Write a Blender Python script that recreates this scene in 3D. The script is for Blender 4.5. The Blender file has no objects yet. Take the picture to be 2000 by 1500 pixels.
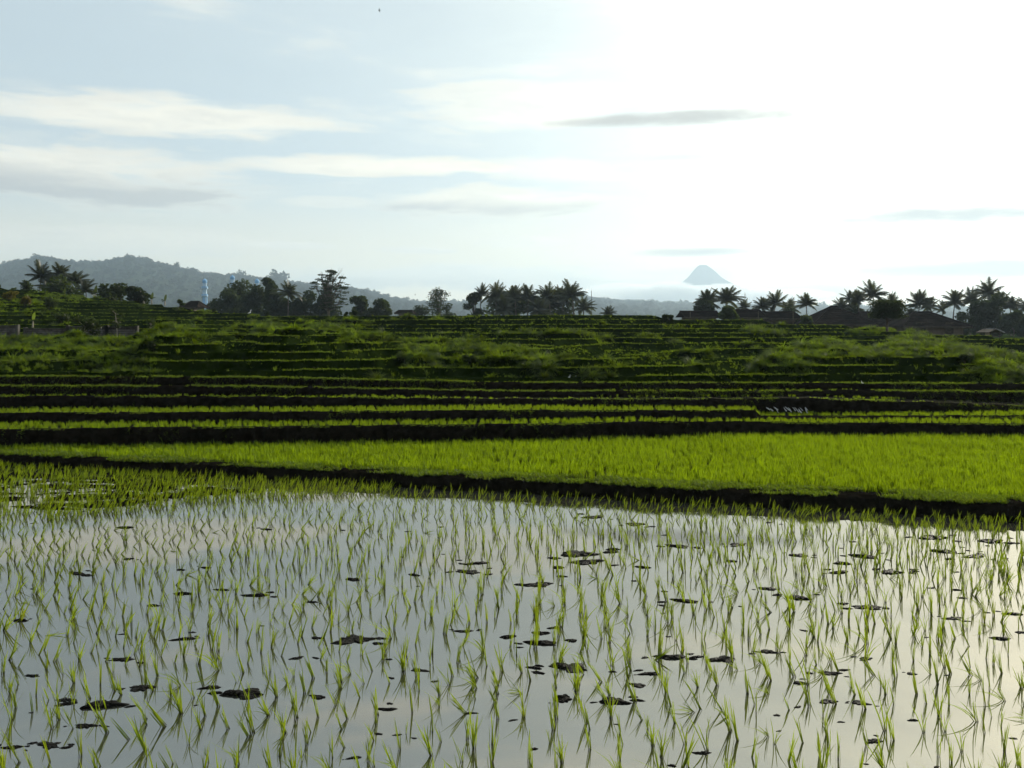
import bpy, bmesh, math, random
import numpy as np
from mathutils import Vector, Matrix, Euler

random.seed(7)
RNG = np.random.default_rng(7)
SC = bpy.context.scene
COL = SC.collection
rad = math.radians

# ------------------------------------------------------------------ camera, sky, sun, exposure
FPX, HOR, EYE = 1750.0, 640.0, 2.4          # focal length and horizon in photo pixels, eye height in metres
cam_d = bpy.data.cameras.new('camera')
cam_d.sensor_width = 36.0
cam_d.lens = 36.0 * FPX / 2000.0
cam_d.shift_y = -(750.0 - HOR) / 2000.0
cam_d.clip_start, cam_d.clip_end = 0.1, 20000.0
cam = bpy.data.objects.new('camera', cam_d)
COL.objects.link(cam)
cam.location = (0, 0, EYE)
cam.rotation_euler = (rad(90), 0, 0)
SC.camera = cam

SUN_AZ, SUN_EL = rad(40), rad(20)             # to the right of the view direction (+Y), above the horizon
SDIR = Vector((math.sin(SUN_AZ) * math.cos(SUN_EL), math.cos(SUN_AZ) * math.cos(SUN_EL), math.sin(SUN_EL)))

world = bpy.data.worlds.new('World')
SC.world = world
world.use_nodes = True
wt = world.node_tree
for n in list(wt.nodes):
    wt.nodes.remove(n)


class NT:
    """small helper to write node maths"""
    def __init__(s, tree):
        s.t = tree

    def n(s, kind, **kw):
        nd = s.t.nodes.new(kind)
        for k, v in kw.items():
            setattr(nd, k, v)
        return nd

    def put(s, sock, v):
        if isinstance(v, bpy.types.NodeSocket):
            s.t.links.new(v, sock)
        elif v is not None:
            sock.default_value = v

    def m(s, op, a, b=None, c=None, clamp=False):
        nd = s.n('ShaderNodeMath', operation=op, use_clamp=clamp)
        for i, v in enumerate((a, b, c)):
            if v is not None:
                s.put(nd.inputs[i], v)
        return nd.outputs[0]

    def v(s, op, a, b=None):
        nd = s.n('ShaderNodeVectorMath', operation=op)
        s.put(nd.inputs[0], a)
        if b is not None:
            s.put(nd.inputs[1], b)
        return nd.outputs['Value'] if op in ('DOT_PRODUCT', 'LENGTH') else nd.outputs[0]

    def mix(s, f, a, b, mode='MIX'):
        nd = s.n('ShaderNodeMix', data_type='RGBA', blend_type=mode)
        s.put(nd.inputs[0], f)
        for i, v in ((6, a), (7, b)):
            s.put(nd.inputs[i], v if isinstance(v, bpy.types.NodeSocket) else (*v[:3], 1.0))
        return nd.outputs[2]

    def noise(s, vec, scale, detail=4, rough=0.5, dist=0.0):
        nd = s.n('ShaderNodeTexNoise')
        if vec is not None:
            s.put(nd.inputs['Vector'], vec)
        nd.inputs['Scale'].default_value = scale
        nd.inputs['Detail'].default_value = detail
        nd.inputs['Roughness'].default_value = rough
        nd.inputs['Distortion'].default_value = dist
        return nd.outputs[0]

    def ramp(s, f, lo, hi):
        nd = s.n('ShaderNodeMapRange', interpolation_type='SMOOTHSTEP')
        s.put(nd.inputs[0], f)
        nd.inputs[1].default_value = lo
        nd.inputs[2].default_value = hi
        return nd.outputs[0]


def build_sky():
    g = NT(wt)
    out = g.n('ShaderNodeOutputWorld')
    bg = g.n('ShaderNodeBackground')
    bg.inputs[1].default_value = 0.1
    sky = g.n('ShaderNodeTexSky', sky_type='NISHITA', sun_disc=False)
    sky.sun_elevation = SUN_EL
    sky.sun_rotation = SUN_AZ
    sky.air_density, sky.dust_density, sky.ozone_density = 1.0, 2.0, 1.0
    tc = g.n('ShaderNodeTexCoord').outputs['Generated']
    d = g.v('NORMALIZE', tc)
    sep = g.n('ShaderNodeSeparateXYZ')
    g.put(sep.inputs[0], d)
    x, y, z = sep.outputs
    az = g.m('ARCTAN2', x, y)
    el = g.m('ARCSINE', z)
    ang = g.m('ARCCOSINE', g.m('MINIMUM', g.v('DOT_PRODUCT', d, tuple(SDIR)), 0.9999))
    # thin veil of cloud, brighter towards the sun
    def bell(w):
        return g.m('POWER', 2.718, g.m('MULTIPLY', g.m('POWER', g.m('DIVIDE', ang, w), 2.0), -1.0))
    glow = g.m('ADD', g.m('MULTIPLY', bell(0.43), 0.80), g.m('MULTIPLY', bell(1.0), 0.10))
    # cloud coordinates: long flat streaks
    comb = g.n('ShaderNodeCombineXYZ')
    g.put(comb.inputs[0], az)
    g.put(comb.inputs[1], g.m('MULTIPLY', el, 5.0))
    uv = comb.outputs[0]
    warp = g.noise(uv, 3.0, 3)
    comb2 = g.n('ShaderNodeCombineXYZ')
    g.put(comb2.inputs[0], g.m('ADD', az, g.m('MULTIPLY', g.m('SUBTRACT', warp, 0.5), 0.16)))
    g.put(comb2.inputs[1], g.m('MULTIPLY', g.m('ADD', el, g.m('MULTIPLY', g.m('SUBTRACT', warp, 0.5), 0.022)), 5.0))
    uv2 = comb2.outputs[0]
    n1 = g.noise(uv2, 3.4, 7, 0.55)
    n2 = g.noise(uv2, 11.0, 6, 0.6)

    def lens(px, py, w, h, soft=1.0, flat=0.0):
        """soft lens shaped cloud centred on a direction, edges torn by noise"""
        a0 = math.atan((px - 1000) / FPX)
        e0 = math.atan((HOR - py) / FPX * math.cos(a0))
        dx = g.m('DIVIDE', g.m('SUBTRACT', az, a0), w / FPX)
        dy0 = g.m('DIVIDE', g.m('SUBTRACT', el, e0), h / FPX)
        dy = g.m('ADD', dy0, g.m('MULTIPLY', g.m('SUBTRACT', n1, 0.5), 2.6 if soft == 1 else 1.1))
        if flat:   # flatter underside
            dy = g.m('ADD', dy, g.m('MULTIPLY', g.m('MINIMUM', dy, 0.0), flat))
        r = g.m('ADD', g.m('MULTIPLY', dx, dx), g.m('MULTIPLY', dy, dy))
        r = g.m('ADD', r, g.m('MULTIPLY', g.m('SUBTRACT', n2, 0.5), 2.2))
        return g.ramp(r, 1.2 + .5 * (soft - 1), 0.25 - .7 * (soft - 1)), dy0

    streak = g.ramp(n1, 0.50, 0.72)
    masks = None
    shade = None
    for (px, py, w, h, a, fl) in [(330, 226, 380, 36, .9, 0), (60, 205, 160, 22, .7, 0), (95, 350, 370, 84, 1.0, .5), (770, 330, 350, 22, 1.0, .4),
                                  (970, 400, 250, 36, .9, 0), (560, 481, 110, 9, .8, 0), (820, 489, 80, 7, .8, 0), (1020, 470, 110, 14, .7, 0),
                                  (1000, 200, 240, 50, .6, 0), (640, 395, 110, 14, .4, 0), (880, 548, 360, 36, .8, .3), (1250, 558, 220, 44, .9, 0),
                                  (150, 475, 380, 34, .6, 0), (1050, 330, 160, 26, .6, 0)]:
        mk, dy0 = lens(px, py, w, h, 1, fl)
        mk = g.m('MULTIPLY', mk, a)
        masks = mk if masks is None else g.m('MAXIMUM', masks, mk)
        if py in (350, 400, 548):
            sh = g.m('MULTIPLY', mk, g.m('MULTIPLY', g.ramp(dy0, 0.45, -0.25), g.ramp(dy0, -1.1, -0.55)))
            shade = sh if shade is None else g.m('MAXIMUM', shade, sh)
    darks = None
    for (px, py, w, h, a) in [(1340, 232, 250, 14, .92), (1890, 420, 240, 19, .97), (1900, 528, 200, 19, .95), (1360, 493, 120, 9, .9),
                              (1640, 462, 110, 10, .35), (1900, 478, 160, 12, .4), (1390, 306, 120, 7, .3), (1330, 585, 130, 16, .25),
                              (1560, 572, 150, 16, .6)]:
        mk, _ = lens(px, py, w, h, 1.5)
        mk = g.m('MULTIPLY', mk, g.ramp(n2, 0.05, 0.35))
        mk = g.m('MULTIPLY', mk, a)
        darks = mk if darks is None else g.m('MAXIMUM', darks, mk)

    # clear-sky part, washed out by a thin veil
    base = g.mix(g.m('ADD', 0.25, g.m('MULTIPLY', g.ramp(ang, 2.1, 1.2), 0.5)), sky.outputs[0], (5.3, 6.4, 7.0))
    hz = g.ramp(el, 0.17, 0.0)
    base = g.mix(g.m('MULTIPLY', hz, 0.8), base, (13.5, 10.6, 5.8))
    cl_lit = (9.5, 9.0, 7.7)
    cl_shd = (4.6, 4.65, 4.6)
    cc = g.mix(g.m('MULTIPLY', g.m('ADD', g.m('MULTIPLY', shade, 1.1), g.m('MULTIPLY', g.ramp(n2, 0.62, 0.35), 0.4)), 0.75, clamp=True), cl_lit, cl_shd)
    cov = g.m('MAXIMUM', masks, g.m('MULTIPLY', streak, 0.55))
    c = g.mix(cov, base, cc)
    # light of the hidden sun spread by the veil
    gl = g.m('MULTIPLY', glow, g.m('ADD', 0.40, g.m('MULTIPLY', n1, 1.2)))
    glc = g.mix(1.0, (16.5, 15.2, 9.8), gl, 'MULTIPLY')
    c = g.mix(1.0, c, glc, 'ADD')
    c = g.mix(darks, c, (4.6, 4.4, 4.0))
    # below the horizon: dull ground tone
    c = g.mix(g.ramp(el, 0.0, -0.03), c, (0.6, 0.7, 0.5))
    g.put(bg.inputs[0], c)
    g.put(out.inputs[0], bg.outputs[0])


build_sky()
sun_d = bpy.data.lights.new('sun', 'SUN')
sun_d.energy = 4.2
sun_d.angle = rad(0.6)
sun_d.color = (1.0, 0.93, 0.78)
sun = bpy.data.objects.new('sun', sun_d)
COL.objects.link(sun)
sun.rotation_euler = SDIR.to_track_quat('Z', 'Y').to_euler()
sun.location = SDIR * 200

vs = SC.view_settings
vs.view_transform = 'Standard'
vs.look = 'None'
vs.exposure = 0.18
vs.gamma = 1.0
SC.display_settings.display_device = 'sRGB'
SC.render.engine = 'CYCLES'
cy = SC.cycles
cy.use_denoising = True
cy.use_adaptive_sampling = True
cy.adaptive_threshold = 0.02
cy.adaptive_min_samples = 16
cy.max_bounces = 6
cy.diffuse_bounces = 2
cy.glossy_bounces = 3
cy.transmission_bounces = 4
cy.volume_bounces = 2
cy.transparent_max_bounces = 8
cy.sample_clamp_indirect = 6.0
cy.caustics_reflective = False
cy.caustics_refractive = False

# ------------------------------------------------------------------ numeric helpers


def _hash(ix, iy, seed):
    h = (ix.astype(np.int64) * 374761393 + iy.astype(np.int64) * 668265263 + seed * 974634777) & 0x7fffffff
    h = ((h ^ (h >> 13)) * 1274126177) & 0x7fffffff
    h = (h ^ (h >> 16)) & 0xffff
    return h / 65535.0


def vnoise(x, y, seed=0):
    x = np.asarray(x, float)
    y = np.asarray(y, float)
    x, y = np.broadcast_arrays(x, y)
    ix, iy = np.floor(x), np.floor(y)
    fx, fy = x - ix, y - iy
    fx = fx * fx * (3 - 2 * fx)
    fy = fy * fy * (3 - 2 * fy)
    a, b = _hash(ix, iy, seed), _hash(ix + 1, iy, seed)
    c, d = _hash(ix, iy + 1, seed), _hash(ix + 1, iy + 1, seed)
    return (a * (1 - fx) + b * fx) * (1 - fy) + (c * (1 - fx) + d * fx) * fy


def fbm(x, y, seed=0, oct=4):
    s, a, t = 0.0, 1.0, 0.0
    for o in range(oct):
        s = s + a * (vnoise(np.asarray(x) * 2 ** o, np.asarray(y) * 2 ** o, seed + o * 17) - 0.5)
        t += a
        a *= 0.5
    return s / t * 2.0          # about -1..1


def sstep(a, b, x):
    t = np.clip((x - a) / (b - a), 0, 1)
    return t * t * (3 - 2 * t)


def fx(px, d):                   # photo column at a known distance -> world x
    return (np.asarray(px) - 1000.0) / FPX * d


def mesh_np(name, verts, faces, mats, smooth=False, midx=None, col=None):
    me = bpy.data.meshes.new(name)
    verts = np.asarray(verts, np.float32).reshape(-1, 3)
    faces = np.asarray(faces, np.int32)
    nf, k = faces.shape
    me.vertices.add(len(verts))
    me.vertices.foreach_set('co', verts.ravel())
    me.loops.add(nf * k)
    me.loops.foreach_set('vertex_index', faces.ravel())
    me.polygons.add(nf)
    me.polygons.foreach_set('loop_start', np.arange(nf, dtype=np.int32) * k)
    me.polygons.foreach_set('loop_total', np.full(nf, k, np.int32))
    for m in mats:
        me.materials.append(m)
    if midx is not None:
        me.polygons.foreach_set('material_index', np.asarray(midx, np.int32))
    me.polygons.foreach_set('use_smooth', np.full(nf, smooth))
    if col is not None:
        at = me.attributes.new('tone', 'FLOAT', 'POINT')
        at.data.foreach_set('value', np.asarray(col, np.float32))
    me.update(calc_edges=True)
    me.validate()
    return me


def link(name, me, parent=None, loc=(0, 0, 0), rot=(0, 0, 0), scale=(1, 1, 1)):
    o = bpy.data.objects.new(name, me)
    COL.objects.link(o)
    o.location, o.rotation_euler, o.scale = loc, rot, scale
    if parent is not None:
        o.parent = parent
    return o


def tag(o, label=None, cat=None, group=None, kind=None):
    for k, v in (('label', label), ('category', cat), ('group', group), ('kind', kind)):
        if v:
            o[k] = v
    return o


def grid_mesh(name, X, Y, Z, mats, smooth=False, rowmat=None, col=None):
    r, c = X.shape
    v = np.stack([X, Y, Z], -1).reshape(-1, 3)
    i = np.arange(r - 1)[:, None] * c + np.arange(c - 1)[None, :]
    f = np.stack([i, i + 1, i + 1 + c, i + c], -1).reshape(-1, 4)
    mi = None
    if rowmat is not None:
        mi = np.repeat(np.asarray(rowmat), c - 1)
    return mesh_np(name, v, f, mats, smooth, mi, None if col is None else col.ravel())


class MB:
    """collects boxes, tubes and strips into one mesh"""
    def __init__(s):
        s.v, s.f, s.m, s.c = [], [], [], []

    def add(s, verts, faces, mi=0, tone=1.0):
        b = len(s.v)
        s.v += [tuple(p) for p in verts]
        s.c += [tone] * len(verts) if not hasattr(tone, '__len__') else list(tone)
        s.f += [tuple(b + i for i in f) for f in faces]
        s.m += [mi] * len(faces)

    def box(s, c, size, rz=0.0, mi=0, ry=0.0):
        M = Matrix.Rotation(rz, 3, 'Z') @ Matrix.Rotation(ry, 3, 'Y')
        vs = []
        for dz in (-.5, .5):
            for dx, dy in ((-.5, -.5), (.5, -.5), (.5, .5), (-.5, .5)):
                vs.append(Vector(c) + M @ Vector((dx * size[0], dy * size[1], dz * size[2])))
        s.add(vs, [(0, 3, 2, 1), (4, 5, 6, 7), (0, 1, 5, 4), (1, 2, 6, 5), (2, 3, 7, 6), (3, 0, 4, 7)], mi)

    def tube(s, pts, radii, seg=6, mi=0):
        pts = [Vector(p) for p in pts]
        vs, fs = [], []
        for i, p in enumerate(pts):
            t = (pts[min(i + 1, len(pts) - 1)] - pts[max(i - 1, 0)]).normalized()
            a = t.cross(Vector((0.31, 0.17, 0.93)))
            if a.length < 0.05:
                a = t.cross(Vector((1, 0, 0)))
            a.normalize()
            b = t.cross(a)
            for k in range(seg):
                w = 2 * math.pi * k / seg
                vs.append(p + (a * math.cos(w) + b * math.sin(w)) * radii[i])
        for i in range(len(pts) - 1):
            for k in range(seg):
                k2 = (k + 1) % seg
                fs.append((i * seg + k, i * seg + k2, (i + 1) * seg + k2, (i + 1) * seg + k))
        s.add(vs, fs, mi)
        e = (len(pts) - 1) * seg
        s.add([pts[-1]] + vs[e:e + seg], [(0, 1 + k, 1 + (k + 1) % seg) for k in range(seg)], mi)

    def lathe(s, prof, seg=12, mi=0, c=(0, 0, 0)):
        vs, fs = [], []
        for (r, z) in prof:
            for k in range(seg):
                w = 2 * math.pi * k / seg
                vs.append((c[0] + r * math.cos(w), c[1] + r * math.sin(w), c[2] + z))
        for i in range(len(prof) - 1):
            for k in range(seg):
                k2 = (k + 1) % seg
                fs.append((i * seg + k, i * seg + k2, (i + 1) * seg + k2, (i + 1) * seg + k))
        s.add(vs, fs, mi)

    def mesh(s, name, mats, smooth=False):
        me = bpy.data.meshes.new(name)
        me.from_pydata(s.v, [], s.f)
        for m in mats:
            me.materials.append(m)
        me.polygons.foreach_set('material_index', s.m)
        me.polygons.foreach_set('use_smooth', [smooth] * len(s.f))
        at = me.attributes.new('tone', 'FLOAT', 'POINT')
        at.data.foreach_set('value', s.c)
        me.update()
        return me


# ------------------------------------------------------------------ materials
def new_mat(name):
    m = bpy.data.materials.new(name)
    m.use_nodes = True
    for n in list(m.node_tree.nodes):
        m.node_tree.nodes.remove(n)
    g = NT(m.node_tree)
    out = g.n('ShaderNodeOutputMaterial')
    return m, g, out


def leaf_mat(name, refl, trans, dark=(0.03, 0.025, 0.012), vary=0.25, gloss=0.015, tfac=0.55, yellow=0.0):
    m, g, out = new_mat(name)
    rnd = g.n('ShaderNodeObjectInfo').outputs['Random']
    pos = g.n('ShaderNodeNewGeometry').outputs['Position']
    nz = g.noise(pos, 0.9, 3)
    vv = g.m('ADD', g.m('MULTIPLY', g.m('SUBTRACT', rnd, 0.5), vary * 1.4), g.m('MULTIPLY', g.m('SUBTRACT', nz, 0.5), vary * 2.2))
    k = g.m('ADD', 1.0, vv)
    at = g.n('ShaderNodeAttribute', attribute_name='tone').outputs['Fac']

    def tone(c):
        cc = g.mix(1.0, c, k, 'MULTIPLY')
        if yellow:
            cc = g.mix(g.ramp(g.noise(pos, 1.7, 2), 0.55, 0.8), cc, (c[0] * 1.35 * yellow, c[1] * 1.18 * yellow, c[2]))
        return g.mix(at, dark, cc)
    df = g.n('ShaderNodeBsdfDiffuse')
    g.put(df.inputs[0], tone(refl))
    tr = g.n('ShaderNodeBsdfTranslucent')
    g.put(tr.inputs[0], tone(trans))
    mx = g.n('ShaderNodeMixShader')
    mx.inputs[0].default_value = tfac
    g.put(mx.inputs[1], df.outputs[0])
    g.put(mx.inputs[2], tr.outputs[0])
    gl = g.n('ShaderNodeBsdfGlossy')
    gl.inputs['Roughness'].default_value = 0.45
    gl.inputs[0].default_value = (1, 1, 1, 1)
    mx2 = g.n('ShaderNodeMixShader')
    mx2.inputs[0].default_value = gloss
    g.put(mx2.inputs[1], mx.outputs[0])
    g.put(mx2.inputs[2], gl.outputs[0])
    g.put(out.inputs[0], mx2.outputs[0])
    return m


def rough_mat(name, c1, c2, scale=3.0, rough=0.9, bump=0.0, spec=0.2, bscale=None):
    m, g, out = new_mat(name)
    pos = g.n('ShaderNodeNewGeometry').outputs['Position']
    nz = g.noise(pos, scale, 6, 0.6)
    colr = g.mix(g.ramp(nz, 0.35, 0.65), c1, c2)
    if spec == 0:
        p = g.n('ShaderNodeBsdfDiffuse')
        g.put(p.inputs[0], colr)
    else:
        p = g.n('ShaderNodeBsdfPrincipled')
        g.put(p.inputs['Base Color'], colr)
        p.inputs['Roughness'].default_value = rough
        p.inputs['Specular IOR Level'].default_value = spec
    if bump:
        b = g.n('ShaderNodeBump')
        b.inputs['Strength'].default_value = bump
        b.inputs['Distance'].default_value = 0.05
        g.put(b.inputs['Height'], g.noise(pos, bscale or scale * 6, 5, 0.6))
        g.put(p.inputs['Normal'], b.outputs[0])
    g.put(out.inputs[0], p.outputs[0])
    return m


def water_mat(name, ior=2.8, mud=(0.03, 0.029, 0.022), rip=0.02, rscale=2.0):
    m, g, out = new_mat(name)
    pos = g.n('ShaderNodeNewGeometry').outputs['Position']
    df = g.n('ShaderNodeBsdfDiffuse')
    nz = g.noise(pos, 0.6, 4)
    g.put(df.inputs[0], g.mix(nz, mud, tuple(c * 1.5 for c in mud)))
    gl = g.n('ShaderNodeBsdfGlossy')
    gl.inputs['Roughness'].default_value = 0.015
    gl.inputs[0].default_value = (1.0, 0.97, 0.90, 1)
    b = g.n('ShaderNodeBump')
    b.inputs['Strength'].default_value = rip
    b.inputs['Distance'].default_value = 0.02
    g.put(b.inputs['Height'], g.noise(pos, rscale, 4, 0.55))
    g.put(gl.inputs['Normal'], b.outputs[0])
    fr = g.n('ShaderNodeFresnel')
    fr.inputs[0].default_value = ior
    g.put(fr.inputs['Normal'], b.outputs[0])
    mx = g.n('ShaderNodeMixShader')
    g.put(mx.inputs[0], fr.outputs[0])
    g.put(mx.inputs[1], df.outputs[0])
    g.put(mx.inputs[2], gl.outputs[0])
    g.put(out.inputs[0], mx.outputs[0])
    return m


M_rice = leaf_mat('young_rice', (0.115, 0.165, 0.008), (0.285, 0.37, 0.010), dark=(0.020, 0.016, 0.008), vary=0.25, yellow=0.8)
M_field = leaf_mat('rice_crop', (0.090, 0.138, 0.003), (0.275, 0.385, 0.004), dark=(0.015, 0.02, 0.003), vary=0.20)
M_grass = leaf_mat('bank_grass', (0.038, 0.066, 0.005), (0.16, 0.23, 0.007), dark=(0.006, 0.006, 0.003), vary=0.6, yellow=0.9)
M_palm = leaf_mat('palm_leaf', (0.030, 0.040, 0.014), (0.055, 0.062, 0.012), dark=(0.03, 0.025, 0.015), vary=0.3, gloss=0.05)
M_leaf = leaf_mat('tree_leaf', (0.028, 0.044, 0.013), (0.05, 0.07, 0.012), dark=(0.03, 0.025, 0.015), vary=0.4)
M_leafdark = leaf_mat('dark_tree_leaf', (0.026, 0.040, 0.016), (0.04, 0.055, 0.014), dark=(0.02, 0.016, 0.01), vary=0.3)
M_banana = leaf_mat('banana_leaf', (0.05, 0.08, 0.014), (0.15, 0.21, 0.02), vary=0.3)
M_yellow = leaf_mat('yellow_leaf', (0.06, 0.055, 0.01), (0.15, 0.13, 0.012), vary=0.4)
M_forest = leaf_mat('forest_canopy', (0.02, 0.03, 0.014), (0.02, 0.03, 0.01), vary=0.5, tfac=0.2, gloss=0.0)
M_bark = rough_mat('bark', (0.07, 0.055, 0.04), (0.13, 0.11, 0.085), 4.0)
M_palebark = rough_mat('pale_bark', (0.22, 0.19, 0.15), (0.34, 0.30, 0.24), 6.0)
M_mud = rough_mat('wet_mud', (0.006, 0.0055, 0.004), (0.014, 0.012, 0.009), 7.0, 0.8, 0.7, 0.0)
M_clod = rough_mat('mud_clod', (0.006, 0.005, 0.004), (0.016, 0.013, 0.010), 14.0, 0.4, 0.9, 0.05, 60)
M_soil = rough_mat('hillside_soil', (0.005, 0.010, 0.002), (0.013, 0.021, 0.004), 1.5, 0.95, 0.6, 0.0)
M_ground = rough_mat('ground', (0.018, 0.034, 0.006), (0.030, 0.045, 0.010), 0.03, 0.95, 0, 0.0)
M_hill = rough_mat('forest_hill', (0.016, 0.024, 0.012), (0.035, 0.045, 0.022), 0.02, 1.0, spec=0.0)
M_rock = rough_mat('volcano_slope', (0.12, 0.13, 0.14), (0.18, 0.18, 0.18), 0.004, 1.0, spec=0.0)
M_water = water_mat('paddy_water', ior=3.5, rip=0.012)
M_bedwater = water_mat('field_water', ior=1.6, mud=(0.03, 0.028, 0.02), rip=0.08, rscale=6.0)
M_foam = rough_mat('white_water', (0.75, 0.76, 0.76), (0.85, 0.85, 0.84), 20, 0.3)

# ------------------------------------------------------------------ terrain profile
PX = np.arange(-900, 2901, 3.2)
KP = [-900, 0, 500, 1000, 1250, 1474, 1486, 1600, 2000, 2900]


def kn(vals, soft=0):
    return np.interp(PX, KP, vals)


# the near bund is a straight line on the ground
def bund_d(px):
    # water's edge: y = 13.0 - 0.299 * x  solved along the column's ray
    s = (np.asarray(px) - 1000.0) / FPX
    return 13.0 / (1 + 0.299 * s)


def wob(a, sc, seed):
    return a * fbm(PX / sc, PX * 0 + seed * 3.7, seed, 4)


RIMS = [  # rim distance, rim height
    (kn([16.4, 17.0, 17.4, 17.9, 18.4, 19.0, 19.0, 18.9, 18.6, 18.2]), kn([.46, .46, .46, .455, .45, .40, .39, .38, .385, .39])),
    (kn([17.9, 18.4, 18.6, 19.1, 19.5, 19.8, 20.0, 20.0, 19.9, 19.6]), kn([.635, .635, .635, .63, .585, .56, .42, .42, .43, .43])),
    (kn([19.5, 19.9, 20.1, 20.6, 20.9, 21.1, 21.1, 21.1, 21.4, 21.3]), kn([.88, .876, .84, .75, .73, .72, .72, .72, .52, .51])),
    (kn([20.6, 20.9, 21.1, 22.0, 22.3, 22.5, 22.5, 22.7, 23.1, 23.1]), kn([1.04, 1.04, 1.01, .84, .82, .81, .81, .81, .74, .70])),
    (kn([21.5, 21.8, 22.1, 23.1, 23.5, 23.7, 23.7, 23.9, 24.3, 24.3]), kn([1.21, 1.21, 1.17, .98, .95, .93, .93, .92, .87, .83])),
]
RIMS = [(d + wob(.10, 60, 11 + i) + wob(.05, 14, 31 + i), z + wob(.022, 18, 51 + i)) for i, (d, z) in enumerate(RIMS)]
BD = bund_d(PX) + wob(.10, 70, 3) + wob(.04, 12, 4)
BUNDZ = .15 + wob(.02, 15, 8)
BED = [np.full_like(PX, .07)] + [z - .045 for (d, z) in RIMS]      # bed level behind each rim
D0 = RIMS[-1][0] + 1.0


def build_terraces():
    rows, mats = [], []

    def row(d, z, m):
        rows.append((d, z))
        mats.append(m)

    def face(d_bot, z_bot, d_top, z_top, seed, n=8):
        for k in range(n):
            t = k / (n - 1.0)
            s = sstep(0, 1, t)
            bul = .05 * math.sin(math.pi * t)
            nz = fbm(PX / 7.0, np.full_like(PX, t * 3.0 + seed), seed, 3) * .05 * math.sin(math.pi * min(1, t + .1))
            row(d_bot + (d_top - d_bot) * (t ** 1.3) - bul * .6 + nz, z_bot + (z_top - z_bot) * (t ** .8) + nz * .25, 0)

    face(BD, BUNDZ * 0 - .06, BD + .12, BUNDZ, 1)
    for k in range(1, 7):
        t = k / 6.0
        row(BD + .12 + .60 * t, BUNDZ + .03 * math.sin(math.pi * t) - .03 * t + fbm(PX / 9, PX * 0 + k, 5, 3) * .02, 0)
    row(BD + .80, BED[0], 0)
    prev = BED[0]
    for i, (d, z) in enumerate(RIMS):
        row(d - .16, prev, 1)
        face(d - .13, prev - .02, d, z, 20 + i)
        row(d + .10, z + .012, 0)
        row(d + .22, z - .005, 0)
        row(d + .27, BED[i + 1], 0)
        prev = BED[i + 1]
    row(D0 + .3, prev, 1)
    D = np.array([r[0] for r in rows])
    Z = np.array([r[1] for r in rows])
    X = fx(PX[None, :], D)
    o = link('terraces', grid_mesh('terraces', X, D, Z, [M_mud, M_bedwater], True, mats[1:]))
    tag(o, kind='structure')
    return o


build_terraces()

# ---- the terraced hillside
YR = lambda px: np.interp(px, [-900, 0, 60, 150, 250, 330, 400, 480, 520, 700, 900, 1060, 1200, 1300, 1400, 1500, 1600, 1700, 1800, 1900, 2000, 2900],
                          [556, 562, 566, 578, 588, 597, 607, 613, 616, 617, 618, 614, 615, 618, 622, 627, 632, 640, 648, 657, 662, 670])
DR = lambda px: np.interp(px, [-900, 0, 300, 600, 1000, 2000, 2900], [95, 92, 84, 68, 62, 58, 56])
Y0 = lambda px: np.interp(px, [-900, 0, 500, 1000, 1500, 2000, 2900], [722, 722, 726, 738, 744, 745, 746])
EXPO = lambda px: np.interp(px, [-900, 0, 500, 1000, 2900], [.82, .82, .68, .60, .60])
D0F = lambda px: np.interp(px, PX, D0)
STEP = .21

# rough grassy noses and slopes where the steps blur (photo column, photo row, radii)
ROUGH = [(60, 690, 130, 36), (230, 705, 150, 30), (330, 690, 60, 22), (500, 640, 70, 16), (430, 600, 60, 12), (640, 655, 60, 14),
         (830, 705, 60, 24), (900, 705, 80, 24), (990, 712, 70, 18), (1080, 722, 70, 18), (1180, 735, 50, 12), (1520, 705, 50, 24),
         (1590, 715, 60, 26), (1660, 705, 70, 22), (1760, 705, 80, 26), (1840, 700, 70, 24), (1620, 672, 70, 14), (1900, 690, 70, 18),
         (1500, 650, 50, 12), (1790, 660, 60, 14), (1950, 725, 70, 14), (150, 575, 130, 14), (30, 600, 90, 18), (700, 690, 70, 12), (1700, 640, 60, 8)]


def hill_t(px, d):
    d0 = D0F(px)
    return np.clip((d - d0) / (DR(px) - d0), 0, 1)


def hill_py(px, d):
    t = hill_t(px, d)
    return Y0(px) + (YR(px) - Y0(px)) * t ** EXPO(px)


def rough_mask(px, py):
    m = np.zeros(np.broadcast(px, py).shape)
    for (cx, cy_, rx, ry) in ROUGH:
        r = np.sqrt(((px - cx) / rx) ** 2 + ((py - cy_) / ry) ** 2)
        m = np.maximum(m, 1 - sstep(.45, 1.05, r))
    return m


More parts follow.
